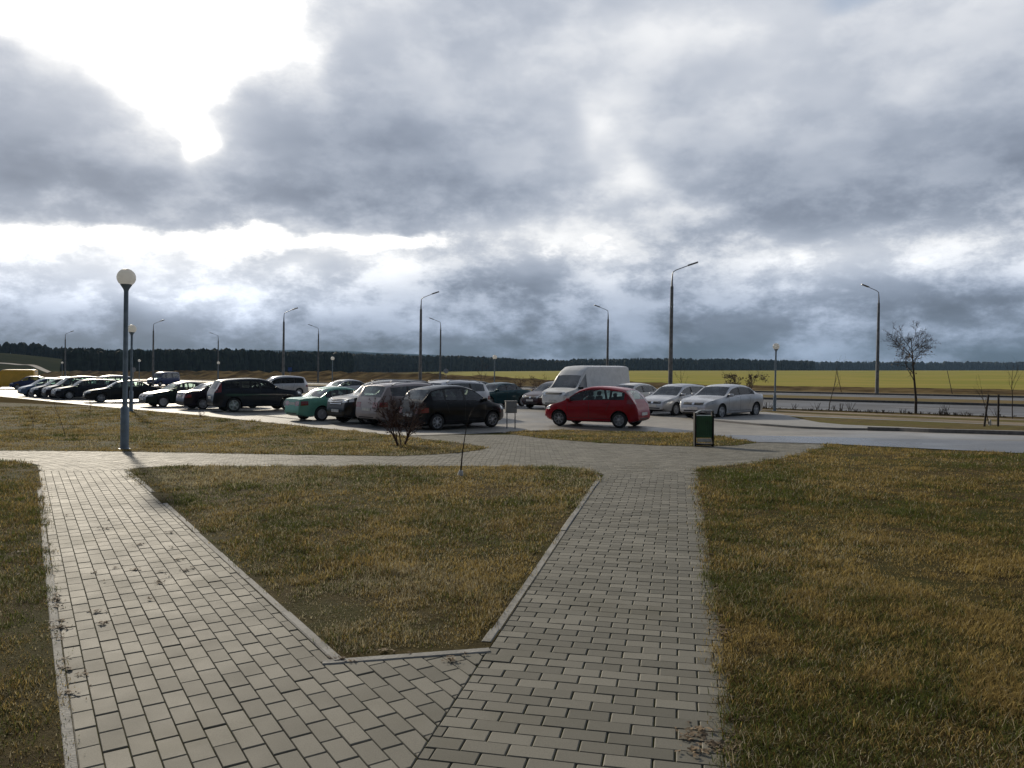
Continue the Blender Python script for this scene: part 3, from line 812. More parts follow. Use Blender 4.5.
def make_car(name, typ, pm, label, cat, style='spoke', dim=None, tinted=False, grille='black', bumper=None, group='cars in the car park', rails=False, tail='mid', sidestrip=False):
    T = dict(TYPES[typ]); T.update(dim or {})
    L, W, Hh, Rw = T['L'], T['W'], T['H'], T['R']; hw = W/2
    top = pchip([(x*L, z*Hh) for x, z in T['top']]); belt = pchip([(x*L, z*Hh) for x, z in T['belt']]); tum = T.get('tumble', .33)
    clear = .19 if typ not in ('suv', 'van') else .25
    # stations
    st = set(x*L for x, _ in T['top'])
    for r in [T['ws'], T['rw']]+list(T['sides']): st.update((r[0]*L, r[1]*L))
    st = sorted(st); full = []
    for a, b in zip(st, st[1:]):
        n = max(1, int((b-a)/(.028*L)))
        if b-a < .002*L and full and a not in (0,): pass
        full += [a+(b-a)*i/n for i in range(n)]
    full.append(st[-1])
    def ring(x):
        zt = top(x); e = min(x, L-x); zb = clear+.11*max(0, 1-e/.45)**2
        pl = 1-.30*max(0, 1-e/(.62 if typ != 'van' or x < L/2 else .12))**2.3; w = hw*pl
        zbe = min(belt(x), zt-.03); h = zbe-zb; g = zt-zbe
        ys = .962*w; yr = ys-tum*g-.012
        zr = zbe+.90*g
        lp = lambda t: (ys+(yr-ys)*t, zbe+(zr-zbe)*t)
        return [(0, zb), (.82*w, zb), (.945*w, zb+.05), (.975*w, zb+.28*h), (.995*w, zb+.55*h), (w, zb+.72*h), (.988*w, zb+.88*h), lp(0), lp(.07), lp(.88), lp(1),
                (yr*.955, zt-.035*min(1, g/.25)), (yr*.88, zt-.008), (yr*.5, zt+.012*min(1, g/.2)+.006), (0, zt+.018*min(1, g/.2)+.01)]
    bm = bmesh.new(); rings = []
    for x in full:
        rg = ring(x); vs = []
        for (y, z) in rg: vs.append(bm.verts.new((L/2-x, -y, z)))      # right side
        for (y, z) in rg[-2:0:-1]: vs.append(bm.verts.new((L/2-x, y, z)))
        rings.append(vs)
    n = len(rings[0]); hn = 15
    inr = lambda x0, x1, r: x0 >= r[0]*L-1e-6 and x1 <= r[1]*L+1e-6
    for i in range(len(rings)-1):
        x0, x1 = full[i], full[i+1]
        for k in range(n):
            f = bm.faces.new((rings[i][k], rings[i][(k+1) % n], rings[i+1][(k+1) % n], rings[i+1][k]))
            kk = k if k < hn-1 else n-1-k      # mirrored row index
            mi = 0
            if kk == 8 and any(inr(x0, x1, s) for s in T['sides']): mi = 1
            elif kk == 8 and x0 >= T['sides'][0][0]*L-.03 and x1 <= T['sides'][-1][1]*L+.05: mi = 5
            elif kk >= 12 and inr(x0, x1, T['ws']): mi = 2
            elif kk >= 12 and inr(x0, x1, T['rw']): mi = 3
            elif kk <= 0: mi = 4
            elif kk <= 2 and bumper == 'dark': mi = 5
            f.material_index = mi
    bm.faces.new(rings[0][::-1]); bm.faces.new(rings[-1])
    bmesh.ops.recalc_face_normals(bm, faces=bm.faces)
    tmp = bpy.data.meshes.new('tmp'); bm.to_mesh(tmp)
    bvh = BVHTree.FromBMesh(bm)
    bm.free()
    slots = [pm, M_glass, M_glass, M_glass, M_under, M_black]
    for s in slots: tmp.materials.append(s)
    to = bpy.data.objects.new('tmp', tmp); COL.objects.link(to)
    cut = bmesh.new()
    for xf in T['wh']:
        q = bmesh.ops.create_cone(cut, segments=32, radius1=Rw+.055, radius2=Rw+.055, depth=W+.6, cap_ends=True,
                                  matrix=Matrix.Translation((L/2-xf*L, 0, Rw+.01)) @ Matrix.Rotation(R(90), 4, 'X'))
    for f in cut.faces: f.material_index = 4
    cm = bpy.data.meshes.new('cut'); cut.to_mesh(cm); cut.free()
    for s in slots: cm.materials.append(s)
    co = bpy.data.objects.new('cut', cm); COL.objects.link(co)
    md = to.modifiers.new('b', 'BOOLEAN'); md.object = co; md.operation = 'DIFFERENCE'; md.solver = 'EXACT'
    dg = bpy.context.evaluated_depsgraph_get(); ev = to.evaluated_get(dg)
    res = bpy.data.meshes.new_from_object(ev)
    bpy.data.objects.remove(to); bpy.data.objects.remove(co); bpy.data.meshes.remove(tmp); bpy.data.meshes.remove(cm)
    root = thing(name, label, cat, (0, 0, 0), 0, group)
    bm = bmesh.new(); bm.from_mesh(res); bpy.data.meshes.remove(res)
    gl = M_tint if tinted else M_glass
    def split(mi):
        fs = [f for f in bm.faces if f.material_index == mi]; seen = set(); groups = []
        S = set(fs)
        for f in fs:
            if f in seen: continue
            stack = [f]; seen.add(f); g = []
            while stack:
                q = stack.pop(); g.append(q)
                for e in q.edges:
                    for o_ in e.link_faces:
                        if o_ in S and o_ not in seen: seen.add(o_); stack.append(o_)
            groups.append(g)
        out = []
        for g in groups:
            vm = {}; b2 = bmesh.new()
            for f in g:
                try: b2.faces.new([vm.setdefault(v, None) or vm.__setitem__(v, b2.verts.new(v.co)) or vm[v] for v in f.verts])
                except ValueError: pass
            out.append(b2)
        return fs, out
    dele = []
    for mi, nm in ((1, 'window'), (2, 'windshield'), (3, 'rear_window')):
        fs, bs = split(mi); dele += fs
        for b2 in bs:
            if len(b2.faces) < 1: b2.free(); continue
            obj(nm, b2, M_wind if mi == 2 else gl, root, 60)
    bmesh.ops.delete(bm, geom=dele, context='FACES')
    # panels projected on the body
    def panel(grid, off, b2, mi=0):
        rows = []
        for row in grid:
            vs = []
            for (o_, d_) in row:
                hit = bvh.ray_cast(o_, d_.normalized())
                if hit[0] is None: vs.append(None); continue
                nn = hit[1] if hit[1].dot(d_) > 0 else -hit[1]
                if off[1] == 'in': vs.append(b2.verts.new(hit[0]+nn*off[0]))
                else: vs.append(b2.verts.new(hit[0]-nn*off[0]))
            rows.append(vs)
        for a, b in zip(rows, rows[1:]):
            for i in range(len(a)-1):
                q = (a[i], a[i+1], b[i+1], b[i])
                if all(q):
                    f = b2.faces.new(q); f.material_index = mi
        bmesh.ops.recalc_face_normals(b2, faces=b2.faces)
    def lamp(front, side, p0, p1, z0, z1, z2, z3, off=.006, n=7, m=3):
        """lamp wrapped round a body corner: bearings p0..p1 from straight ahead, heights z0/z1 inside end, z2/z3 outer end"""
        sg = 1 if front else -1; o2 = Vector((sg*(L/2-.62), side*(hw-.62), 0)); grid = []
        for i in range(n+1):
            t = i/n; a = R(p0+(p1-p0)*t); row = []
            for j in range(m+1):
                z = (z0+(z2-z0)*t)+((z1+(z3-z1)*t)-(z0+(z2-z0)*t))*j/m
                row.append((Vector((o2.x, o2.y, z)), Vector((sg*math.cos(a), side*math.sin(a), 0))))
            grid.append(row)
        b2 = bmesh.new(); panel(grid, (off, 'in'), b2); return b2
    def face_panel(front, y0, y1, z0, z1, off=.006, ny=6, nz=3, b2=None, mi=0):
        sg = 1 if front else -1; b2 = b2 or bmesh.new()
        grid = [[(Vector((sg*(L/2+1), y0+(y1-y0)*i/ny, z0+(z1-z0)*j/nz)), Vector((-sg, 0, 0))) for j in range(nz+1)] for i in range(ny+1)]
        panel(grid, (off, 'out'), b2, mi); return b2
    def side_strip(side, x0, z0, x1, z1, wd, b2, mi, nseg=6, off=.003):
        grid = []; dv = Vector((x1-x0, z1-z0)).normalized(); nv = Vector((-dv.y, dv.x))*wd/2
        for i in range(nseg+1):
            t = i/nseg; xx = x0+(x1-x0)*t; zz = z0+(z1-z0)*t
            grid.append([(Vector((L/2-(xx+s*nv.x), side*(hw+1), zz+s*nv.y)), Vector((0, -side, 0))) for s in (-1, 1)])
        panel(grid, (off, 'out'), b2, mi)
    zh = top(.05*L); zt_ = top(L*.975)
    # door seams are drawn in the body mesh
    sd_ = T['sides']; zlo = clear+.14
    xs_ = [sd_[0][0]*L+.10 if typ not in ('van',) else sd_[0][0]*L-.02]
    for s in range(len(sd_)-1): xs_.append((sd_[s][1]+sd_[s+1][0])/2*L)
    if typ == 'van': xs_ = [sd_[0][0]*L+.02, sd_[0][1]*L+.06, .56*L]
    if len(xs_) > 2: xs_ = xs_[:3]
    for side in (-1, 1):
        for i, xx in enumerate(xs_):
            ztop = belt(xx)-.01
            if i == 2 and typ not in ('van',):
                side_strip(side, xx, ztop, xx-.16, zlo+.28, .014, bm, 5)
            else: side_strip(side, xx, zlo, xx, ztop, .014, bm, 5)
        side_strip(side, xs_[0], zlo, min(xs_[-1], T['wh'][1]*L-Rw-.06), zlo, .014, bm, 5)
        if sidestrip: side_strip(side, xs_[0]-.2, clear+.33, T['wh'][1]*L-Rw-.08, clear+.33, .07, bm, 5, 10, .006)
    body = obj('body', bm, slots, root, 38)
    # lamps
    for side in (-1, 1):
        if typ in ('van', 'minibus'):
            obj('headlight', lamp(True, side, 6, 52, zh-.26, zh-.06, zh-.22, zh-.03), M_lens, root)
            obj('tail_light', lamp(False, side, 35, 62, .75, 1.15, .75, 1.15), M_red, root)
        else:
            obj('headlight', lamp(True, side, 4, 62, zh-.17, zh-.055, zh-.12, zh+.01), M_lens, root)
            if tail == 'tall': obj('tail_light', lamp(False, side, 30, 66, .62*Hh-.06, .90*Hh, .60*Hh, .86*Hh), M_red, root)
            else: obj('tail_light', lamp(False, side, 5 if tail == 'wide' else 18, 64, zt_-.30, zt_-.10, zt_-.26, zt_-.09), M_red, root)
        b2 = bmesh.new(); mx = L/2-(sd_[0][0]*L+.16); mz = belt(sd_[0][0]*L+.16)+.07; my = side*(hw+.06)
        box(b2, (mx, my, mz), (.12, .19, .13), None, .035); box(b2, (mx+.01, side*(hw-.04), mz-.05), (.06, .14, .04), None, .01)
        obj('wing_mirror', b2, pm if typ != 'van' else M_black, root, 50)
        for s in range(min(2, len(sd_))):
            xx = sd_[s][1]*L-.10; zz = belt(xx)-.09
            if typ == 'van': xx = sd_[0][1]*L-.06
            y = bvh.ray_cast(Vector((L/2-xx, side*(hw+1), zz)), Vector((0, -side, 0)))[0]
            b2 = bmesh.new(); box(b2, (L/2-xx, y.y+side*.012, zz), (.17, .03, .03), None, .01); obj('door_handle', b2, pm, root, 50)
    gm = M_chrome if grille == 'chrome' else M_black
    b2 = bmesh.new(); gw = .36*hw/.85*1.05
    if grille == 'chrome':
        face_panel(True, -gw, gw, zh-.25, zh-.03, .008, b2=b2, mi=2)
        for i in range(3): face_panel(True, -gw*.96, gw*.96, zh-.215+i*.065, zh-.198+i*.065, .02, b2=b2)
    else:
        face_panel(True, -gw*1.25, gw*1.25, zh-.175, zh-.075, .008, b2=b2)
        if typ not in ('van', 'minibus'): face_panel(True, -.06, .06, zh-.165, zh-.085, .016, 3, 2, b2, 1)
    obj('grille', b2, [gm, M_chrome, M_black], root)
    obj('air_intake', face_panel(True, -.72*hw, .72*hw, clear+.05, clear+.20, .006), M_black, root)
    for front, zc in ((True, clear+.29), (False, zt_-.36 if typ in ('hatch', 'mpv', 'suv') else zt_-.2)):
        hx = bvh.ray_cast(Vector(((1 if front else -1)*(L/2+1), 0, zc)), Vector((-1 if front else 1, 0, 0)))[0]
        b2 = bmesh.new(); box(b2, (hx.x+(.008 if front else -.008), 0, zc), (.022, .52, .11), None, .004); obj('number_plate', b2, M_plate, root)
    b2 = face_panel(False, -.72*hw, .72*hw, clear+.07, clear+.17, .006); obj('bumper_trim', b2, M_black, root)
    if rails:
        for side in (-1, 1):
            pts = []
            for i in range(9):
                xx = (.44+.42*i/8)*L; rg = ring(xx); pts.append((L/2-xx, side*(rg[10][0]-.05), rg[12][1]+(.045 if 0 < i < 8 else -.01)))
            b2 = bmesh.new(); tube(b2, pts, .016, 6); obj('roof_rail', b2, M_rim, root)
    # inside
    for side in (-1, 1):
        b2 = bmesh.new(); xx = L/2-(sd_[0][1]*L-.12); zt2 = belt(sd_[0][1]*L)
        box(b2, (xx, side*.36, zt2-.12), (.14, .46, .58), Matrix.Rotation(R(-14), 3, 'Y'), .05)
        box(b2, (xx-.06, side*.36, zt2+.26), (.10, .26, .17), Matrix.Rotation(R(-10), 3, 'Y'), .04)
        box(b2, (xx+.28, side*.36, zt2-.42), (.5, .48, .16), None, .05); obj('seat', b2, M_seat, root, 40)
    if len(sd_) > 1 and typ not in ('van',):
        b2 = bmesh.new(); xx = L/2-(sd_[1][1]*L+.02)
        box(b2, (xx, 0, belt(sd_[1][1]*L)-.1), (.14, W*.72, .5), Matrix.Rotation(R(-16), 3, 'Y'), .05)
        for s in (-.42, .42): box(b2, (xx-.07, s, belt(sd_[1][1]*L)+.21), (.09, .25, .14), None, .04)
        obj('rear_seat', b2, M_seat, root, 40)
    if typ != 'van':
        b2 = bmesh.new(); xd = L/2-(T['ws'][0]*L+.42)
        box(b2, (xd, 0, belt(T['ws'][0]*L)-.1), (.5, W*.78, .2), None, .06); obj('dashboard', b2, M_black, root, 40)
        box_ = bmesh.new(); lathe(box_, [(.165, -.012), (.185, -.012), (.185, .012), (.165, .012)], 20, 'Z')
        sw = obj('steering_wheel', box_, M_black, root); sw.location = (xd-.3, .36, belt(T['ws'][0]*L)+.0); sw.rotation_euler = (0, R(65), 0)
    m1, m2 = wheel_meshes(Rw, style)
    for xf in T['wh']:
        for side in (-1, 1):
            wo = bpy.data.objects.new('wheel', m1); COL.objects.link(wo); wo.parent = root
            wo.location = (L/2-xf*L, side*(hw-.115), Rw); wo.rotation_euler = (0, random.uniform(0, 6) if side > 0 else 0, 0 if side > 0 else math.pi)
            ro = bpy.data.objects.new('rim', m2); COL.objects.link(ro); ro.parent = wo
    return root, T
def park(rt, theta, wheel, contact):
    """stand the car with the named wheel on the contact point"""
    root, T = rt; th = R(theta); L, W = T['L'], T['W']
    lx = L/2-T['wh'][0 if wheel[0] == 'F' else 1]*L; ly = (W/2-.1)*(1 if wheel[1] == 'L' else -1)
    c, s = math.cos(th), math.sin(th)
    X, Y = contact; x = X-(c*lx-s*ly); y = Y-(s*lx+c*ly)
    root.location = (x, y, -.493); root.rotation_euler = (0, 0, th); return root
def rayb(pxx, b):
    u = (pxx-CX)/F; d = b/S2/(1+u); return (u*d, d)

P_black = paint('black', (.006, .006, .007)); P_navy = paint('navy', (.008, .012, .022)); P_green = paint('mint', (.16, .42, .32), .15); P_red = paint('red', (.36, .008, .018))
P_silver = paint('silver', (.56, .57, .59), .5); P_white = paint('white', (.8, .8, .78)); P_teal = paint('teal', (.008, .055, .07), .2); P_maroon = paint('maroon', (.035, .012, .016), .2)
P_plum = paint('plum', (.016, .01, .018), .2); P_dkgreen = paint('dark_green', (.008, .022, .018), .2); P_lblue = paint('light_blue', (.10, .17, .30), .3); P_yellow = paint('yellow', (.9, .52, .05))
P_redb = paint('red_brown', (.10, .03, .025), .3); P_rose = paint('rose_silver', (.36, .31, .30), .3); P_grey = paint('grey', (.07, .075, .08), .4); P_blue = paint('blue', (.03, .05, .14)); P_champ = paint('champagne', (.38, .36, .32), .4)
car = make_car
D = 43.5
# near row, left to right
park(car('parked_car', 'hatch', P_lblue, 'light blue hatchback at the left end of the near row of cars', 'car', 'cap'), 180+D, 'FL', rayb(31, 16.6))
park(car('parked_car', 'hatch', P_navy, 'dark blue small car second from the left end of the near row', 'car', 'cap'), 180+D, 'FL', rayb(44, 16.7))
park(car('parked_car', 'mpv', P_plum, 'dark people carrier with pale front, third in the near row from the left', 'car', 'cap', dim=dict(L=4.3)), 180+D, 'FL', rayb(58, 16.9))
park(car('parked_car', 'wagon', P_navy, 'dark car with light wheels left of the long black sedan', 'car', 'cap'), 180+D, 'FL', rayb(69, 16.9))
park(car('parked_car', 'sedan', P_black, 'long black sedan parked behind the tall globe lamp post', 'car', 'spoke', dim=dict(L=4.85)), 180+D-9, 'FL', rayb(101, 16.8))
park(car('parked_car', 'sedan', P_dkgreen, 'very dark sedan facing left with bright hood, right of the globe lamp post', 'car', 'spoke'), 180+D, 'FL', rayb(163, 17.2))
park(car('parked_car', 'sedan', P_plum, 'dark plum sedan showing its tail, left of the navy SUV', 'car', 'spoke', tail='wide'), D-2, 'RR', rayb(202.5, 17.6))
park(car('parked_car', 'suv', P_navy, 'navy SUV with tall red tail lights, facing right', 'car', 'spoke', tail='tall', tinted=True), D-8, 'RR', rayb(233.5, 17.7))
park(car('parked_car', 'oldsedan', P_green, 'mint green old sedan showing its red tail lights', 'car', 'multi', tail='wide', sidestrip=True), D, 'RR', rayb(321, 17.1))
park(car('parked_car', 'suv', P_black, 'black SUV with chrome barred grille facing the sidewalk', 'car', 'spoke', grille='chrome', rails=True), 180+D, 'FL', rayb(366, 17.3))
park(car('parked_car', 'suv', P_rose, 'pale silver SUV showing its tailgate and wide red lamps, behind the bare bush', 'car', 'multi', tail='wide', rails=True, dim=dict(H=1.64)), D+2, 'RR', rayb(401, 17.2))
park(car('parked_car', 'hatch', P_black, 'black hatchback beside the grey cabinet, facing right', 'car', 'multi', dim=dict(L=3.95, H=1.56)), D-2, 'RR', (-2.66, 27.0))
park(car('parked_car', 'hatch', P_red, 'bright red hatchback parked along the kerb in front of the white van', 'car', 'multi', tail='tall', dim=dict(R=.29)), 149, 'RL', at(619.5, 428.3))
# behind the near row
park(car('parked_car', 'suv', P_silver, 'silver SUV whose roof shows above the black SUV with chrome grille', 'car', 'spoke', rails=True, dim=dict(H=1.66)), 180+D, 'FL', (-3.6, 32.6))
park(car('parked_car', 'wagon', P_white, 'white car glimpsed over the dark cars near the left edge', 'car', 'cap'), 180+D, 'FL', rayb(58, 22))
park(car('parked_car', 'mpv', P_silver, 'silver people carrier half hidden behind the long black sedan', 'car', 'cap'), 180+D, 'FL', rayb(92, 22.5))
# far row, left to right
park(car('parked_car', 'mpv', P_silver, 'silver minivan standing alone in the far row, facing left', 'car', 'multi', tinted=True), 180+D-4, 'RL', rayb(299, 33.2))
park(car('parked_car', 'sedan', P_silver, 'pale silver sedan behind the mint green sedan', 'car', 'spoke'), 180+D, 'FL', rayb(333, 30.3))
park(car('parked_car', 'sedan', P_dkgreen, 'dark green sedan left of the teal sedan in the far row', 'car', 'cap'), 180+D, 'FL', rayb(461, 30.9))
park(car('parked_car', 'oldsedan', P_teal, 'teal sedan seen over the hood of the black hatchback', 'car', 'cap'), 180+D, 'FL', rayb(489, 30.3))
park(car('parked_car', 'hatch', P_maroon, 'dark maroon car left of the white van', 'car', 'cap', dim=dict(L=4.2, W=1.74)), 180+D, 'FR', (1.0, 43.4))
park(car('delivery_van', 'van', P_white, 'white high-roof delivery van behind the red hatchback', 'van', 'cap', bumper='dark', group='vans in the car park'), 180+D+5, 'FR', (2.05, 41.2))
park(car('parked_car', 'sedan', P_white, 'white sedan between the white van and the silver hatchback', 'car', 'cap', dim=dict(L=4.4)), 180+D, 'FL', (5.7, 38.4))
park(car('parked_car', 'hatch', P_silver, 'silver hatchback just left of the silver sedan at the end of the row', 'car', 'spoke', dim=dict(L=4.15, W=1.74, H=1.45)), 180+D, 'FL', at(675, 415.8))
park(car('parked_car', 'sedan', P_silver, 'silver sedan at the right-hand end of the far row', 'car', 'spoke', dim=dict(L=4.77, W=1.83, H=1.47), tinted=True), 180+D-1, 'FL', at(720.6, 419))
# far left
park(car('delivery_van', 'van', P_yellow, 'yellow delivery van at the left edge', 'van', 'cap', group='vans in the car park', dim=dict(L=5.0, H=2.25)), 196, 'RL', (-56.6, 89))
park(car('parked_car', 'hatch', P_blue, 'small blue car in front of the yellow van', 'car', 'cap'), 215, 'FL', (-55.6, 86.5))
park(car('parked_car', 'wagon', P_redb, 'dark red car beside the yellow van, rear of the lot', 'car', 'cap'), 180+D, 'FL', (-48.9, 81))
park(car('minibus', 'minibus', P_blue, 'blue minibus parked far off by the main road', 'minibus', 'cap', group='vans in the car park'), 250, 'FL', rayb(160, 41.5))

# ------------------------------------------------------------------ lamps and poles
def globe_lamp():
    r = thing('street_lamp', 'x', 'street lamp', (0, 0, 0), 0, 'globe street lamps')
    bm = bmesh.new(); tube(bm, [(0, 0, -.1), (0, 0, .88), (0, 0, .90), (0, 0, .93)], [.085, .085, .075, .04], 16); obj('base', bm, M_postpaint, r, 40)
    bm = bmesh.new(); lathe(bm, [(.125, -.03), (.125, .012), (.10, .018), (.086, .04)], 16); obj('base_plate', bm, M_postpaint, r, 40)
    bm = bmesh.new(); box(bm, (0, -.083, .5), (.075, .012, .26), None, .004); obj('hatch', bm, M_postpaint, r, 40)
    bm = bmesh.new(); tube(bm, [(0, 0, .9), (0, 0, 3.42)], [.052, .047], 14); obj('pole', bm, M_postpaint, r, 40)
    bm = bmesh.new(); lathe(bm, [(.05, 3.40), (.058, 3.43), (.115, 3.52), (.12, 3.535), (.02, 3.54)], 20); obj('collar', bm, M_postpaint, r, 40)
    bm = bmesh.new(); bmesh.ops.create_uvsphere(bm, u_segments=28, v_segments=18, radius=.19, matrix=Matrix.Translation((0, 0, 3.68)))
    obj('globe', bm, M_globe, r, 60); return r
gl0 = globe_lamp()
LAMPS = [((124.5, 449), 1.045, 'tall near globe lamp on the lawn beside the left path'), ((131, 411), 1.17, 'globe lamp partly hidden behind the nearest lamp post'),
         ((774.5, 411), .92, 'globe lamp at the right beside the silver sedan'), (('b', 494), .84, 'globe lamp above the dark green sedan in the middle'),
         (('b', 332), .88, 'globe lamp standing behind the pale silver sedan'), (('b', 218), .82, 'small far globe lamp in front of the street light behind the plum sedan'),
         (('b', 139), .95, 'far globe lamp right of the nearest lamp post'), (('b', 62), .95, 'farthest globe lamp at the left, over the dark cars')]
for i, (p, s, lb) in enumerate(LAMPS):
    o = gl0 if i == 0 else copy_tree(gl0)
    x, y = rayb(p[1], 38.0) if p[0] == 'b' else at(*p)
    o.location = (x, y, H(y)); o.scale = (s, s, s); o['label'] = lb
    o.rotation_euler = (0, R(1.1), 0)
def light_pole():
    r = thing('street_light', 'x', 'street light', (0, 0, 0), 0, 'tall street lights along the main road')
    bm = bmesh.new(); tube(bm, [(0, 0, -.3), (0, 0, 8.0), (0, 0, 8.02)], [.165, .105, .08], 10); obj('pole', bm, M_conc, r, 40)
    bm = bmesh.new(); tube(bm, [(0, 0, 7.9), (0, 0, 8.35), (.03, 0, 8.9), (.07, 0, 9.0), (.25, 0, 9.12), (1.05, 0, 9.42)], [.09, .06, .035, .032, .03, .028], 8); obj('arm', bm, M_steel, r, 40)
    bm = bmesh.new(); box(bm, (1.35, 0, 9.53), (.72, .22, .10), Matrix.Rotation(R(-18), 3, 'Y'), .03); obj('lamp_head', bm, M_steel, r, 40); return r
sl0 = light_pole(); k = 0
NAMES_A = {670: 'tallest street light, behind the silver hatchback', 420: 'street light above the dark SUVs, arm to the right', 283: 'street light behind the silver minivan, arm to the right',
           153: 'street light left of the minibus, arm to the right', 65: 'street light at the far left edge, arm to the right'}
NAMES_B = {877: 'street light near the bare tree at the right, arm to the left', 607: 'street light behind the white van, arm to the left', 440: 'street light right of the taller one over the dark SUVs, arm to the left',
           318: 'street light behind the pale silver sedan, arm to the left', 218: 'street light behind the plum sedan, arm to the left'}
for nm, b, sc, rz in ((NAMES_A, 40.4, .91, 0), (NAMES_B, 71.8, 1.0, 180)):
    for pxx, lb in nm.items():
        o = sl0 if k == 0 else copy_tree(sl0); k += 1
        x, y = rayb(pxx, b); s = sc*(1.0 if pxx not in (153, 65, 318, 218) else 1.05)
        o.location = (x, y, -.5 if rz == 0 else -.35); o.scale = (s, s, s); o.rotation_euler = (R(random.uniform(-.3, .3)), 0, R(rz+(-8 if rz == 0 else 8))); o['label'] = lb
        o.rotation_euler.rotate(Matrix.Rotation(R(.8), 3, 'Y').to_euler())

# bin
x, y = at(703.5, 446.3)
r = thing('litter_bin', 'green litter bin with black frame and sloping lid beside the path', 'bin', (x, y, H(y)), R(-6))
bm = bmesh.new()
for s in (-1, 1):
    box(bm, (s*.205, 0, .40), (.035, .28, .80), None, .008)
box(bm, (0, 0, .05), (.40, .26, .03)); obj('frame', bm, mat('bin_frame', (.022, .02, .018), .8, spec=.2), r, 40)
bm = bmesh.new(); q = bmesh.ops.create_cube(bm, size=1)
for v in q['verts']:
    v.co = Vector((v.co.x*(.372 if v.co.z > 0 else .368), v.co.y*(.26 if v.co.z > 0 else .20), .47+v.co.z*.52))
bmesh.ops.bevel(bm, geom=bm.edges[:], offset=.012, segments=2, affect='EDGES')
for i in range(-3, 4): box(bm, (i*.048, -.121, .47), (.006, .012, .46), Matrix.Rotation(R(3.3), 3, 'X'))
obj('bucket', bm, mat('bin_green', (.02, .105, .042), .45, coat=.2), r, 40)
bm = bmesh.new(); box(bm, (0, -.125, .155), (.33, .02, .085), None, .004); obj('label_strip', bm, mat('bin_strip', (.5, .5, .46), .6), r)
bm = bmesh.new()
box(bm, (-.14, .0, .815), (.16, .30, .018), Matrix.Rotation(R(-28), 3, 'Y'), .004); box(bm, (.065, .0, .852), (.28, .30, .018), None, .004); box(bm, (.205, 0, .825), (.018, .30, .07), None, .004)
obj('lid', bm, mat('bin_lid', (.05, .06, .055), .35, metal=.5), r, 40)
bm = bmesh.new(); tube(bm, [(-.205, -.15, .765), (-.07, -.15, .84), (.2, -.15, .85)], .008, 6); obj('rim_bar', bm, M_steel, r)

# utility cabinet
x, y = at(511, 428.5)
r = thing('utility_cabinet', 'grey metal utility cabinet on two thin legs beside the black hatchback', 'utility box', (x, y, H(y)), R(10))
M_cab = mat('cabinet_grey', (.30, .30, .29), .5, var=.1)
bm = bmesh.new(); box(bm, (0, 0, .78), (.40, .24, .42), None, .01); obj('box', bm, M_cab, r, 40)
bm = bmesh.new(); box(bm, (0, 0, 1.0), (.44, .28, .025), None, .006); obj('roof', bm, M_cab, r, 40)
bm = bmesh.new(); box(bm, (0, -.127, .78), (.34, .012, .36), None, .004); d_ = obj('door', bm, M_cab, r, 40)
bm = bmesh.new(); box(bm, (.13, -.138, .78), (.02, .014, .06), None, .003); obj('handle', bm, M_black, d_)
for s in (-1, 1):
    bm = bmesh.new(); box(bm, (s*.15, 0, .28), (.035, .035, .62)); obj('leg', bm, M_steel, r)

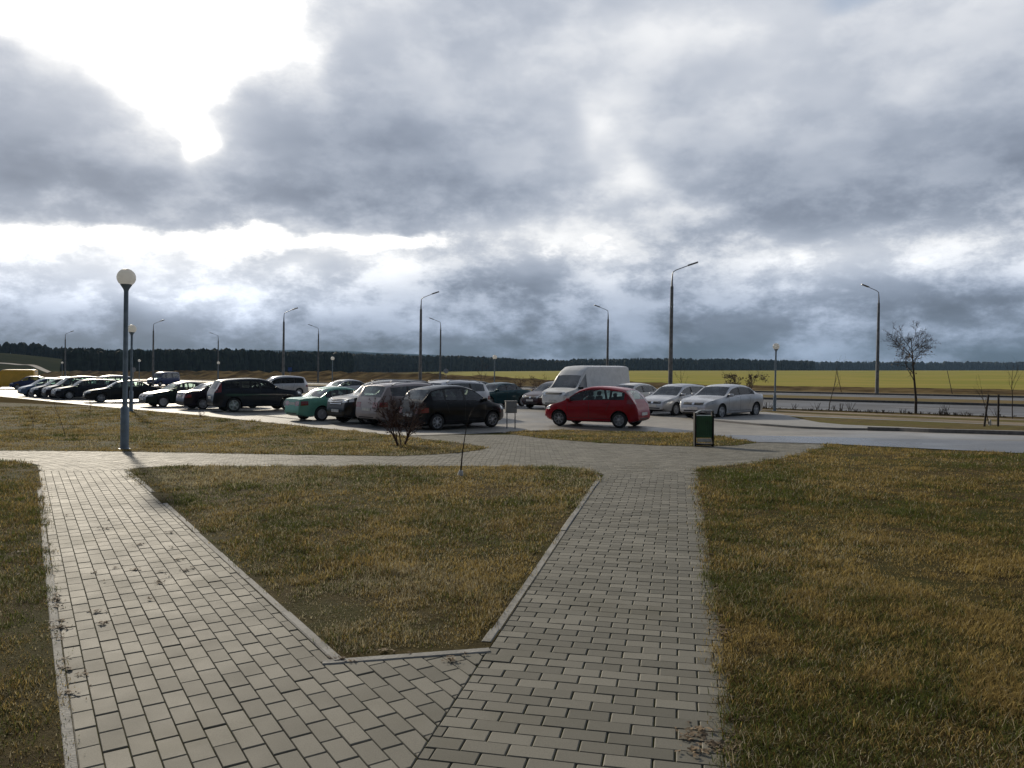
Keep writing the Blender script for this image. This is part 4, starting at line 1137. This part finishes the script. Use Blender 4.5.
# ------------------------------------------------------------------ bare trees and shrubs
def bare(name, label, cat, loc, height, seed, m, trunk_r=.03, first=.35, nb=6, spread=.6, levels=3, lean=(0, 0), multi=1, leaves=0, white=0, stems=None, group=None, leafz=(0, 9), lsz=.03, tw=.003):
    rs = random.Random(seed); r = thing(name, label, cat, loc, 0, group)
    tb = bmesh.new(); bb = bmesh.new(); lb = bmesh.new(); tips = []
    def branch(bm, p, d, l, rad, lev):
        n = 5; pts = [p]; rads = [rad]; dd = d.normalized()
        for i in range(n):
            dd = (dd+Vector((rs.gauss(0, .10), rs.gauss(0, .10), rs.gauss(.05, .06)))).normalized(); p = p+dd*l/n; pts.append(p); rads.append(rad*(1-.78*(i+1)/n))
        tube(bm, pts, rads, 6 if lev == 0 else (4 if lev == 1 else 3))
        if lev < levels:
            k = nb if lev == 0 else max(2, nb-2*lev)
            for j in range(k):
                t = rs.uniform(first if lev == 0 else .25, .97); i = min(int(t*n), n-1); q = pts[i].lerp(pts[i+1], t*n-i)
                ax = (pts[i+1]-pts[i]).normalized(); a = rs.uniform(0, 6.28); side = ring_pts(Vector(), ax, 1, 8)[int(a/6.29*8)]
                nd = (ax*(1-spread*.45)+side*spread).normalized()
                branch(bb, q, nd, l*rs.uniform(.32, .55)*(1.1-.4*t), max(rads[i]*.55, tw), lev+1)
        if lev >= levels-1: tips.extend(pts[1:])
    for s in range(multi):
        a = 6.28*s/max(1, multi)+rs.random(); o_ = Vector((math.cos(a), math.sin(a), 0))*(.05 if multi > 1 else 0)
        d = Vector((lean[0]+(math.cos(a)*.38 if multi > 1 else 0), lean[1]+(math.sin(a)*.38 if multi > 1 else 0), 1))
        branch(tb, o_+Vector((0, 0, -.08)), d, height*rs.uniform(.8, 1.05), trunk_r*rs.uniform(.75, 1), 0)
    obj('trunk', tb, m, r, 60)
    if len(bb.verts): obj('branches', bb, m, r, 60)
    else: bb.free()
    if leaves:
        for _ in range(leaves):
            p = rs.choice(tips)+Vector((rs.gauss(0, .05), rs.gauss(0, .05), rs.gauss(0, .05)))
            if not leafz[0] < p.z < leafz[1]: continue
            u = Vector((rs.gauss(0, 1), rs.gauss(0, 1), rs.gauss(0, 1))).normalized()*lsz*rs.uniform(.6, 1.3); v = u.orthogonal().normalized()*lsz*.6
            lb.faces.new([lb.verts.new(q) for q in (p-u, p+v*.9, p+u, p-v)])
        obj('dead_leaves', lb, M_deadleaf, r)
    else: lb.free()
    if white:
        wb = bmesh.new(); tube(wb, [(0, 0, -.02), (lean[0]*white*.6, lean[1]*white, white*.6), (lean[0]*white, lean[1]*white, white)], [trunk_r*2.6, trunk_r*2.2, trunk_r*1.5], 10); obj('whitewashed_base', wb, M_white, r, 40)
    return r
def g3(pxx, pyy): x, y = at(pxx, pyy); return (x, y, H(y))
def b3(pxx, b): x, y = rayb(pxx, b); return (x, y, -.5)
bare('bare_bush', 'bare reddish bush on the lawn in front of the pale silver SUV', 'bush', g3(401, 446), 1.12, 5, M_redbark, .022, .25, 9, .6, 3, multi=7, tw=.0045)
bare('sapling', 'thin leaning sapling with white painted foot on the triangular lawn', 'sapling', g3(460, 476), 1.12, 3, M_bark, .019, .8, 2, .5, 1, lean=(.2, .1), white=.085)
bare('bare_tree', 'bare tree with dark clumped twigs beside the main road at the right', 'tree', b3(916, 41), 3.9, 21, M_bark, .075, .42, 13, .78, 3, leaves=450, leafz=(1.5, 3.4), lsz=.06, tw=.006, lean=(.09, 0))
bare('leafy_bush', 'small tree keeping brown leaves behind the silver sedan', 'tree', b3(745, 40), 2.3, 9, M_bark, .04, .3, 9, .7, 3, leaves=900, leafz=(.6, 1.9), lsz=.06, multi=2)
bare('bare_bush', 'reddish bare bush between the maroon car and the teal sedan', 'bush', b3(541, 40.3), 1.7, 12, M_redbark, .03, .25, 9, .62, 3, multi=4, leaves=160, lsz=.05)
bare('bare_bush', 'bare bush right behind the teal sedan', 'bush', b3(518, 40.3), 1.6, 17, M_redbark, .03, .25, 8, .62, 3, multi=4, leaves=120, lsz=.05)
bare('bare_tree', 'slim bare tree left of the middle globe lamp', 'tree', b3(481, 42), 2.9, 31, M_redbark, .035, .3, 9, .5, 3)
bare('sapling', 'thin young tree right of the globe lamp by the silver sedan', 'sapling', b3(829, 40), 2.5, 14, M_bark, .03, .4, 6, .45, 2)
bare('sapling', 'faint sapling near the right edge of the verge', 'sapling', b3(1013, 39.5), 2.6, 18, M_bark, .028, .4, 6, .4, 2)
bare('sapling', 'thin young tree behind the tallest street light', 'sapling', b3(681, 40.3), 2.2, 24, M_bark, .03, .35, 6, .45, 2)
bare('sapling', 'little twiggy sapling at the left of the dry lawn', 'sapling', g3(33, 428), .95, 41, M_bark, .012, .3, 7, .55, 2)
bare('sapling', 'slender bent sapling on the dry lawn left of the lamp', 'sapling', g3(66, 437), 1.25, 43, M_bark, .012, .5, 4, .4, 1, lean=(-.1, 0))
bare('sapling', 'short sapling on the dry lawn in front of the long black sedan', 'sapling', g3(90, 418), 1.0, 47, M_bark, .016, .3, 7, .4, 2)
bare('sapling', 'small bare shrub on the dry lawn in front of the navy SUV', 'sapling', g3(201, 417), .4, 49, M_bark, .012, .2, 8, .6, 2, multi=3)
x, y = at(990, 426)
bare('sapling', 'sapling tied between two dark stakes at the right', 'sapling', (x, y, -.5), 2.0, 52, M_bark, .02, .4, 6, .35, 2, white=.25)
for pxx, top_, lb in ((984, (.16, 0), 'leaning dark wooden stake left of the tied sapling'), (998, (.01, 0), 'upright dark wooden stake right of the tied sapling')):
    x, y = at(pxx, 427.2); bm = bmesh.new(); tube(bm, [(0, 0, -.1), (top_[0]*.5, 0, .6), (top_[0], 0, 1.2)], [.038, .036, .034], 8)
    o = obj('wooden_stake', bm, M_wood, None, 40); o.location = (x, y, -.48); tag(o, lb, 'stake', 'stakes beside the sapling')
# leaning support poles beyond the road
for pxx, b, lb in ((842, 73, 'thin leaning pole on the far verge of the main road'), (953, 73.5, 'faint leaning pole on the far verge near the right edge')):
    bm = bmesh.new(); tube(bm, [(0, 0, -.2), (-.5, 0, 2.0)], [.03, .025], 6); o = obj('leaning_pole', bm, M_bark, None); x, y = rayb(pxx, b); o.location = (x, y, -.38); tag(o, lb, 'pole', 'poles on the far verge')
# weeds along the road
bm = bmesh.new(); rs = random.Random(4)
for _ in range(420):
    a = rs.uniform(-32, 60); b = 40.5+rs.gauss(0, .28); x, y = site(a, b); hh = rs.uniform(.12, .5) if rs.random() < .25 else rs.uniform(.05, .16)
    for j in range(7):
        d = Vector((rs.gauss(0, .35), rs.gauss(0, .35), 1))*hh; p = Vector((x+rs.gauss(0, .05), y+rs.gauss(0, .05), -.5)); w = Vector((.012, 0, 0))
        bm.faces.new([bm.verts.new(q) for q in (p-w, p+w, p+d+w*.5, p+d-w*.5)])
tag(obj('weeds', bm, mat('dry_weeds', (.09, .065, .04), .9, var=.3)), 'dry weeds growing along the edge of the main road', 'weeds', kind='stuff')

# road signs far off
def sign(label, loc, h, col, shape, rz):
    r = thing('road_sign', label, 'road sign', loc, rz, 'road signs by the main road')
    bm = bmesh.new(); tube(bm, [(0, 0, -.2), (0, 0, h)], .035, 8); obj('post', bm, M_steel, r)
    bm = bmesh.new()
    if shape == 'round': lathe(bm, [(.35, -.012), (.35, .012)], 20, 'Y', 0, (0, -.06, h-.3))
    else: box(bm, (0, -.06, h-.3), (.7, .025, .7), None, .01)
    obj('panel', bm, mat('sign_'+shape, col, .5), r)
sign('blue square road sign right of the minivan street light', (*rayb(290, 71.5), -.4), 2.6, (.03, .09, .35), 'square', R(10))
sign('small pale road sign behind the right-hand middle street light', (*rayb(446, 71.3), -.4), 2.3, (.4, .42, .46), 'round', R(10))
sign('pale round road sign left of the near lamp post', (*rayb(133.5, 41), -.5), 2.6, (.4, .42, .46), 'round', R(20))

# ------------------------------------------------------------------ light
SUN_AZ, SUN_EL = -29.0, 22.0
az, el = R(SUN_AZ), R(SUN_EL)
sd3 = Vector((math.sin(az)*math.cos(el), math.cos(az)*math.cos(el), math.sin(el)))
sl = bpy.data.lights.new('sun', 'SUN'); sl.energy = 3.4; sl.angle = R(2.2); sl.color = (1, .89, .72)
so = bpy.data.objects.new('sun', sl); COL.objects.link(so); so.rotation_euler = (-sd3).to_track_quat('-Z', 'Y').to_euler(); so.location = (-30, 60, 40)

w = bpy.data.worlds.new('World'); SC.world = w; w.use_nodes = True
w.cycles.sampling_method = 'MANUAL'; w.cycles.sample_map_resolution = 256
nt = NT(w.node_tree); nt.n.clear()
out = nt.new('ShaderNodeOutputWorld')
sky = nt.new('ShaderNodeTexSky', sky_type='NISHITA'); sky.sun_disc = False; sky.sun_elevation = el; sky.sun_rotation = az
bg1 = nt.new('ShaderNodeBackground', ins={0: sky.outputs[0], 1: .10})
g = nt.new('ShaderNodeTexCoord').outputs['Generated']
sp = nt.new('ShaderNodeSeparateXYZ', ins={0: g}); dx, dy, dz = sp.outputs
AZ = nt.m('ARCTAN2', dx, dy); EL = nt.m('ARCSINE', dz)
zc = nt.m('ADD', nt.m('MAXIMUM', dz, 0.0), .24)
pl = nt.new('ShaderNodeCombineXYZ', ins={0: nt.m('DIVIDE', dx, zc), 1: nt.m('DIVIDE', dy, zc), 2: 0.0}).outputs[0]
nz1 = nt.new('ShaderNodeTexNoise', ins={'Vector': g, 'Scale': 7.0, 'Detail': 2.0, 'Roughness': .6})
wsep = nt.new('ShaderNodeSeparateColor', ins={0: nz1.outputs['Color']})
AZw = nt.m('MULTIPLY_ADD', nt.m('SUBTRACT', wsep.outputs[0], .5), .16, AZ)
ELw = nt.m('MULTIPLY_ADD', nt.m('SUBTRACT', wsep.outputs[1], .5), .075, EL)
gs = nt.new('ShaderNodeVectorMath', operation='MULTIPLY', ins={0: g, 1: (1, 1, 1.9)}).outputs[0]
nA = nt.noise(pl, 2.0, 4, .58); nC = nt.noise(gs, 4.2, 4, .5)
nB = nt.ramp(nt.noise(gs, 8.5, 7, .66), .40, .62)
PW = nt.new('ShaderNodeCombineXYZ', ins={0: AZw, 1: ELw, 2: 0.0}).outputs[0]
def blobs(ps, *_):
    acc = 0.0
    for X, Y, sx, sy, amp in ps:
        a0 = math.atan((X-CX)/F); e0 = math.atan((HOR-Y)/F*math.cos(a0)); sa = sx/F*math.cos(a0)**2; se = sy/F*math.cos(a0)
        q = nt.new('ShaderNodeVectorMath', operation='MULTIPLY_ADD', ins={0: PW, 1: (1/sa, 1/se, 0), 2: (-a0/sa, -e0/se, 0)}).outputs[0]
        d = nt.new('ShaderNodeVectorMath', operation='DOT_PRODUCT', ins={0: q, 1: q}).outputs['Value']
        acc = nt.m('MULTIPLY_ADD', nt.m('POWER', math.exp(-1), d), amp, acc)
    return acc
def blob(p, a, e): return blobs([p])
# tone of the cloud cover (display-like units)
fc = nt.new('ShaderNodeFloatCurve'); fc.inputs[0].default_value = 1
cv = fc.mapping.curves[0]
pts = [(0, .46), (.05, .51), (.12, .65), (.20, .745), (.28, .71), (.42, .73), (.58, .78), (.75, .68), (1, .55)]
while len(cv.points) > 2: cv.points.remove(cv.points[1])
cv.points[0].location = pts[0]; cv.points[-1].location = pts[-1]
for p in pts[1:-1]: cv.points.new(*p)
fc.mapping.update()
nt.l.new(nt.m('DIVIDE', nt.m('MAXIMUM', ELw, 0.0), R(45), clamp=True), fc.inputs[1])
TONE = [(150, 60, 200, 110, .10), (592, 132, 26, 30, .13), (650, 186, 34, 20, .12), (705, 218, 46, 12, .10), (800, 252, 50, 16, .10), (60, 150, 150, 60, -.08), (370, 165, 170, 62, -.13), (250, 195, 120, 30, -.05), (900, 180, 190, 55, -.11), (760, 215, 110, 30, -.08), (560, 120, 90, 50, .02),
        (620, 170, 50, 55, .12), (560, 245, 90, 30, .09), (700, 40, 110, 45, .12), (960, 30, 120, 60, .06), (470, 40, 120, 50, .0),
        (90, 262, 170, 42, .27), (330, 255, 130, 30, .20), (200, 305, 200, 25, .10), (250, 300, 120, 18, .10), (470, 290, 130, 30, -.05), (880, 262, 150, 22, .11), (960, 335, 110, 10, .10), (700, 345, 250, 18, -.03)]
tone = nt.m('ADD', fc.outputs[0], blobs(TONE, AZw, ELw))
tone = nt.m('ADD', tone, nt.m('MULTIPLY', nt.m('SUBTRACT', nA, .5), .34))
low = nt.ramp(ELw, .26, .10)
tone = nt.m('ADD', tone, nt.m('MULTIPLY', nt.m('SUBTRACT', nB, .45), nt.m('MULTIPLY_ADD', low, .17, .05)))
tone = nt.m('ADD', tone, nt.m('MULTIPLY', nt.m('SUBTRACT', nC, .5), .32))
# torn bright openings
HOLE = [(130, 0, 140, 58, 1.0), (178, 66, 52, 56, .95), (200, 136, 13, 26, .75), (262, 18, 42, 38, .8), (15, 0, 80, 45, .7)]
BAND = [(105, 232, 85, 15, .85), (20, 238, 60, 13, .5), (330, 238, 110, 10, .8), (225, 240, 60, 17, .55), (400, 236, 60, 10, .55), (190, 300, 70, 8, .5), (640, 165, 30, 26, .25), (580, 248, 40, 14, .45)]
nH = nt.m('MULTIPLY', nt.m('SUBTRACT', nt.noise(gs, 9, 7, .68), .5), .85)
hsum = blobs(HOLE, AZw, ELw)
hole = nt.ramp(nt.m('ADD', hsum, nH), .36, 1.0)
tone = nt.m('ADD', tone, nt.m('MULTIPLY', nt.ramp(nt.m('ADD', hsum, nt.m('MULTIPLY', nH, .8)), .02, .75), .32))
bs_ = blobs(BAND)
band = nt.ramp(nt.m('ADD', bs_, nt.m('MULTIPLY', nt.m('MULTIPLY', nH, 2.6), nt.m('MULTIPLY', bs_, 3.0, clamp=True))), .25, 1.1)
tone = nt.m('MULTIPLY', tone, nt.m('MULTIPLY_ADD', nt.ramp(dy, -.3, .35), .48, .52))  # cover dimmed behind the camera, added to darken the foreground and car reflections
tone = nt.m('MAXIMUM', tone, .25)
tone = nt.m('ADD', tone, nt.m('MULTIPLY', band, .55))
lin = nt.m('POWER', tone, 2.2)
lin = nt.m('ADD', lin, nt.m('MULTIPLY', hole, 1.3))
# bluish when dark and low, neutral when bright
bl = nt.ramp(tone, .45, 1.0)
tint = nt.mix(bl, (.84, .975, 1.24), (1.0, 1.0, 1.0))
hb_ = nt.ramp(EL, .17, .0)
tint = nt.mix(nt.m('MULTIPLY', hb_, .8), tint, (.78, .96, 1.31))
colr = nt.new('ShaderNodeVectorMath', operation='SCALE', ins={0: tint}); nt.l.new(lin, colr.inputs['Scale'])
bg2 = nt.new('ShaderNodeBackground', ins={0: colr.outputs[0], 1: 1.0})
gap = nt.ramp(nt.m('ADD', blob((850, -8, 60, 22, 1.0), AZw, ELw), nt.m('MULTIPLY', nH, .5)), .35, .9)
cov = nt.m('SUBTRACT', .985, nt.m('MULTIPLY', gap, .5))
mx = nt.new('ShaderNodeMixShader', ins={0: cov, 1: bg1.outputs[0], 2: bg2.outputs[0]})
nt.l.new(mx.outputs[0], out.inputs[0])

SC.view_settings.view_transform = 'Standard'; SC.view_settings.look = 'None'; SC.view_settings.exposure = .22; SC.view_settings.gamma = 1
SC.cycles.max_bounces = 6; SC.cycles.transparent_max_bounces = 12; SC.cycles.use_denoising = True

SC.cycles.max_bounces = 4; SC.cycles.diffuse_bounces = 2; SC.cycles.glossy_bounces = 3; SC.cycles.transmission_bounces = 2

# the hazy air between the camera and the far hills
hz = bmesh.new(); box(hz, (0, 2800, 80), (11000, 6000, 170)); hm = bpy.data.materials.new('haze_air'); hm.use_nodes = True
hn = NT(hm.node_tree); hn.n.clear(); ho = hn.new('ShaderNodeOutputMaterial')
pv = hn.new('ShaderNodeVolumePrincipled'); pv.inputs['Color'].default_value = (.45, .70, 1, 1); pv.inputs['Density'].default_value = 1.0e-4; pv.inputs['Anisotropy'].default_value = .0
hn.l.new(pv.outputs[0], ho.inputs['Volume'])
tag(obj('haze', hz, hm), 'thin bluish air haze that softens the far forest and hills', 'haze', kind='stuff')
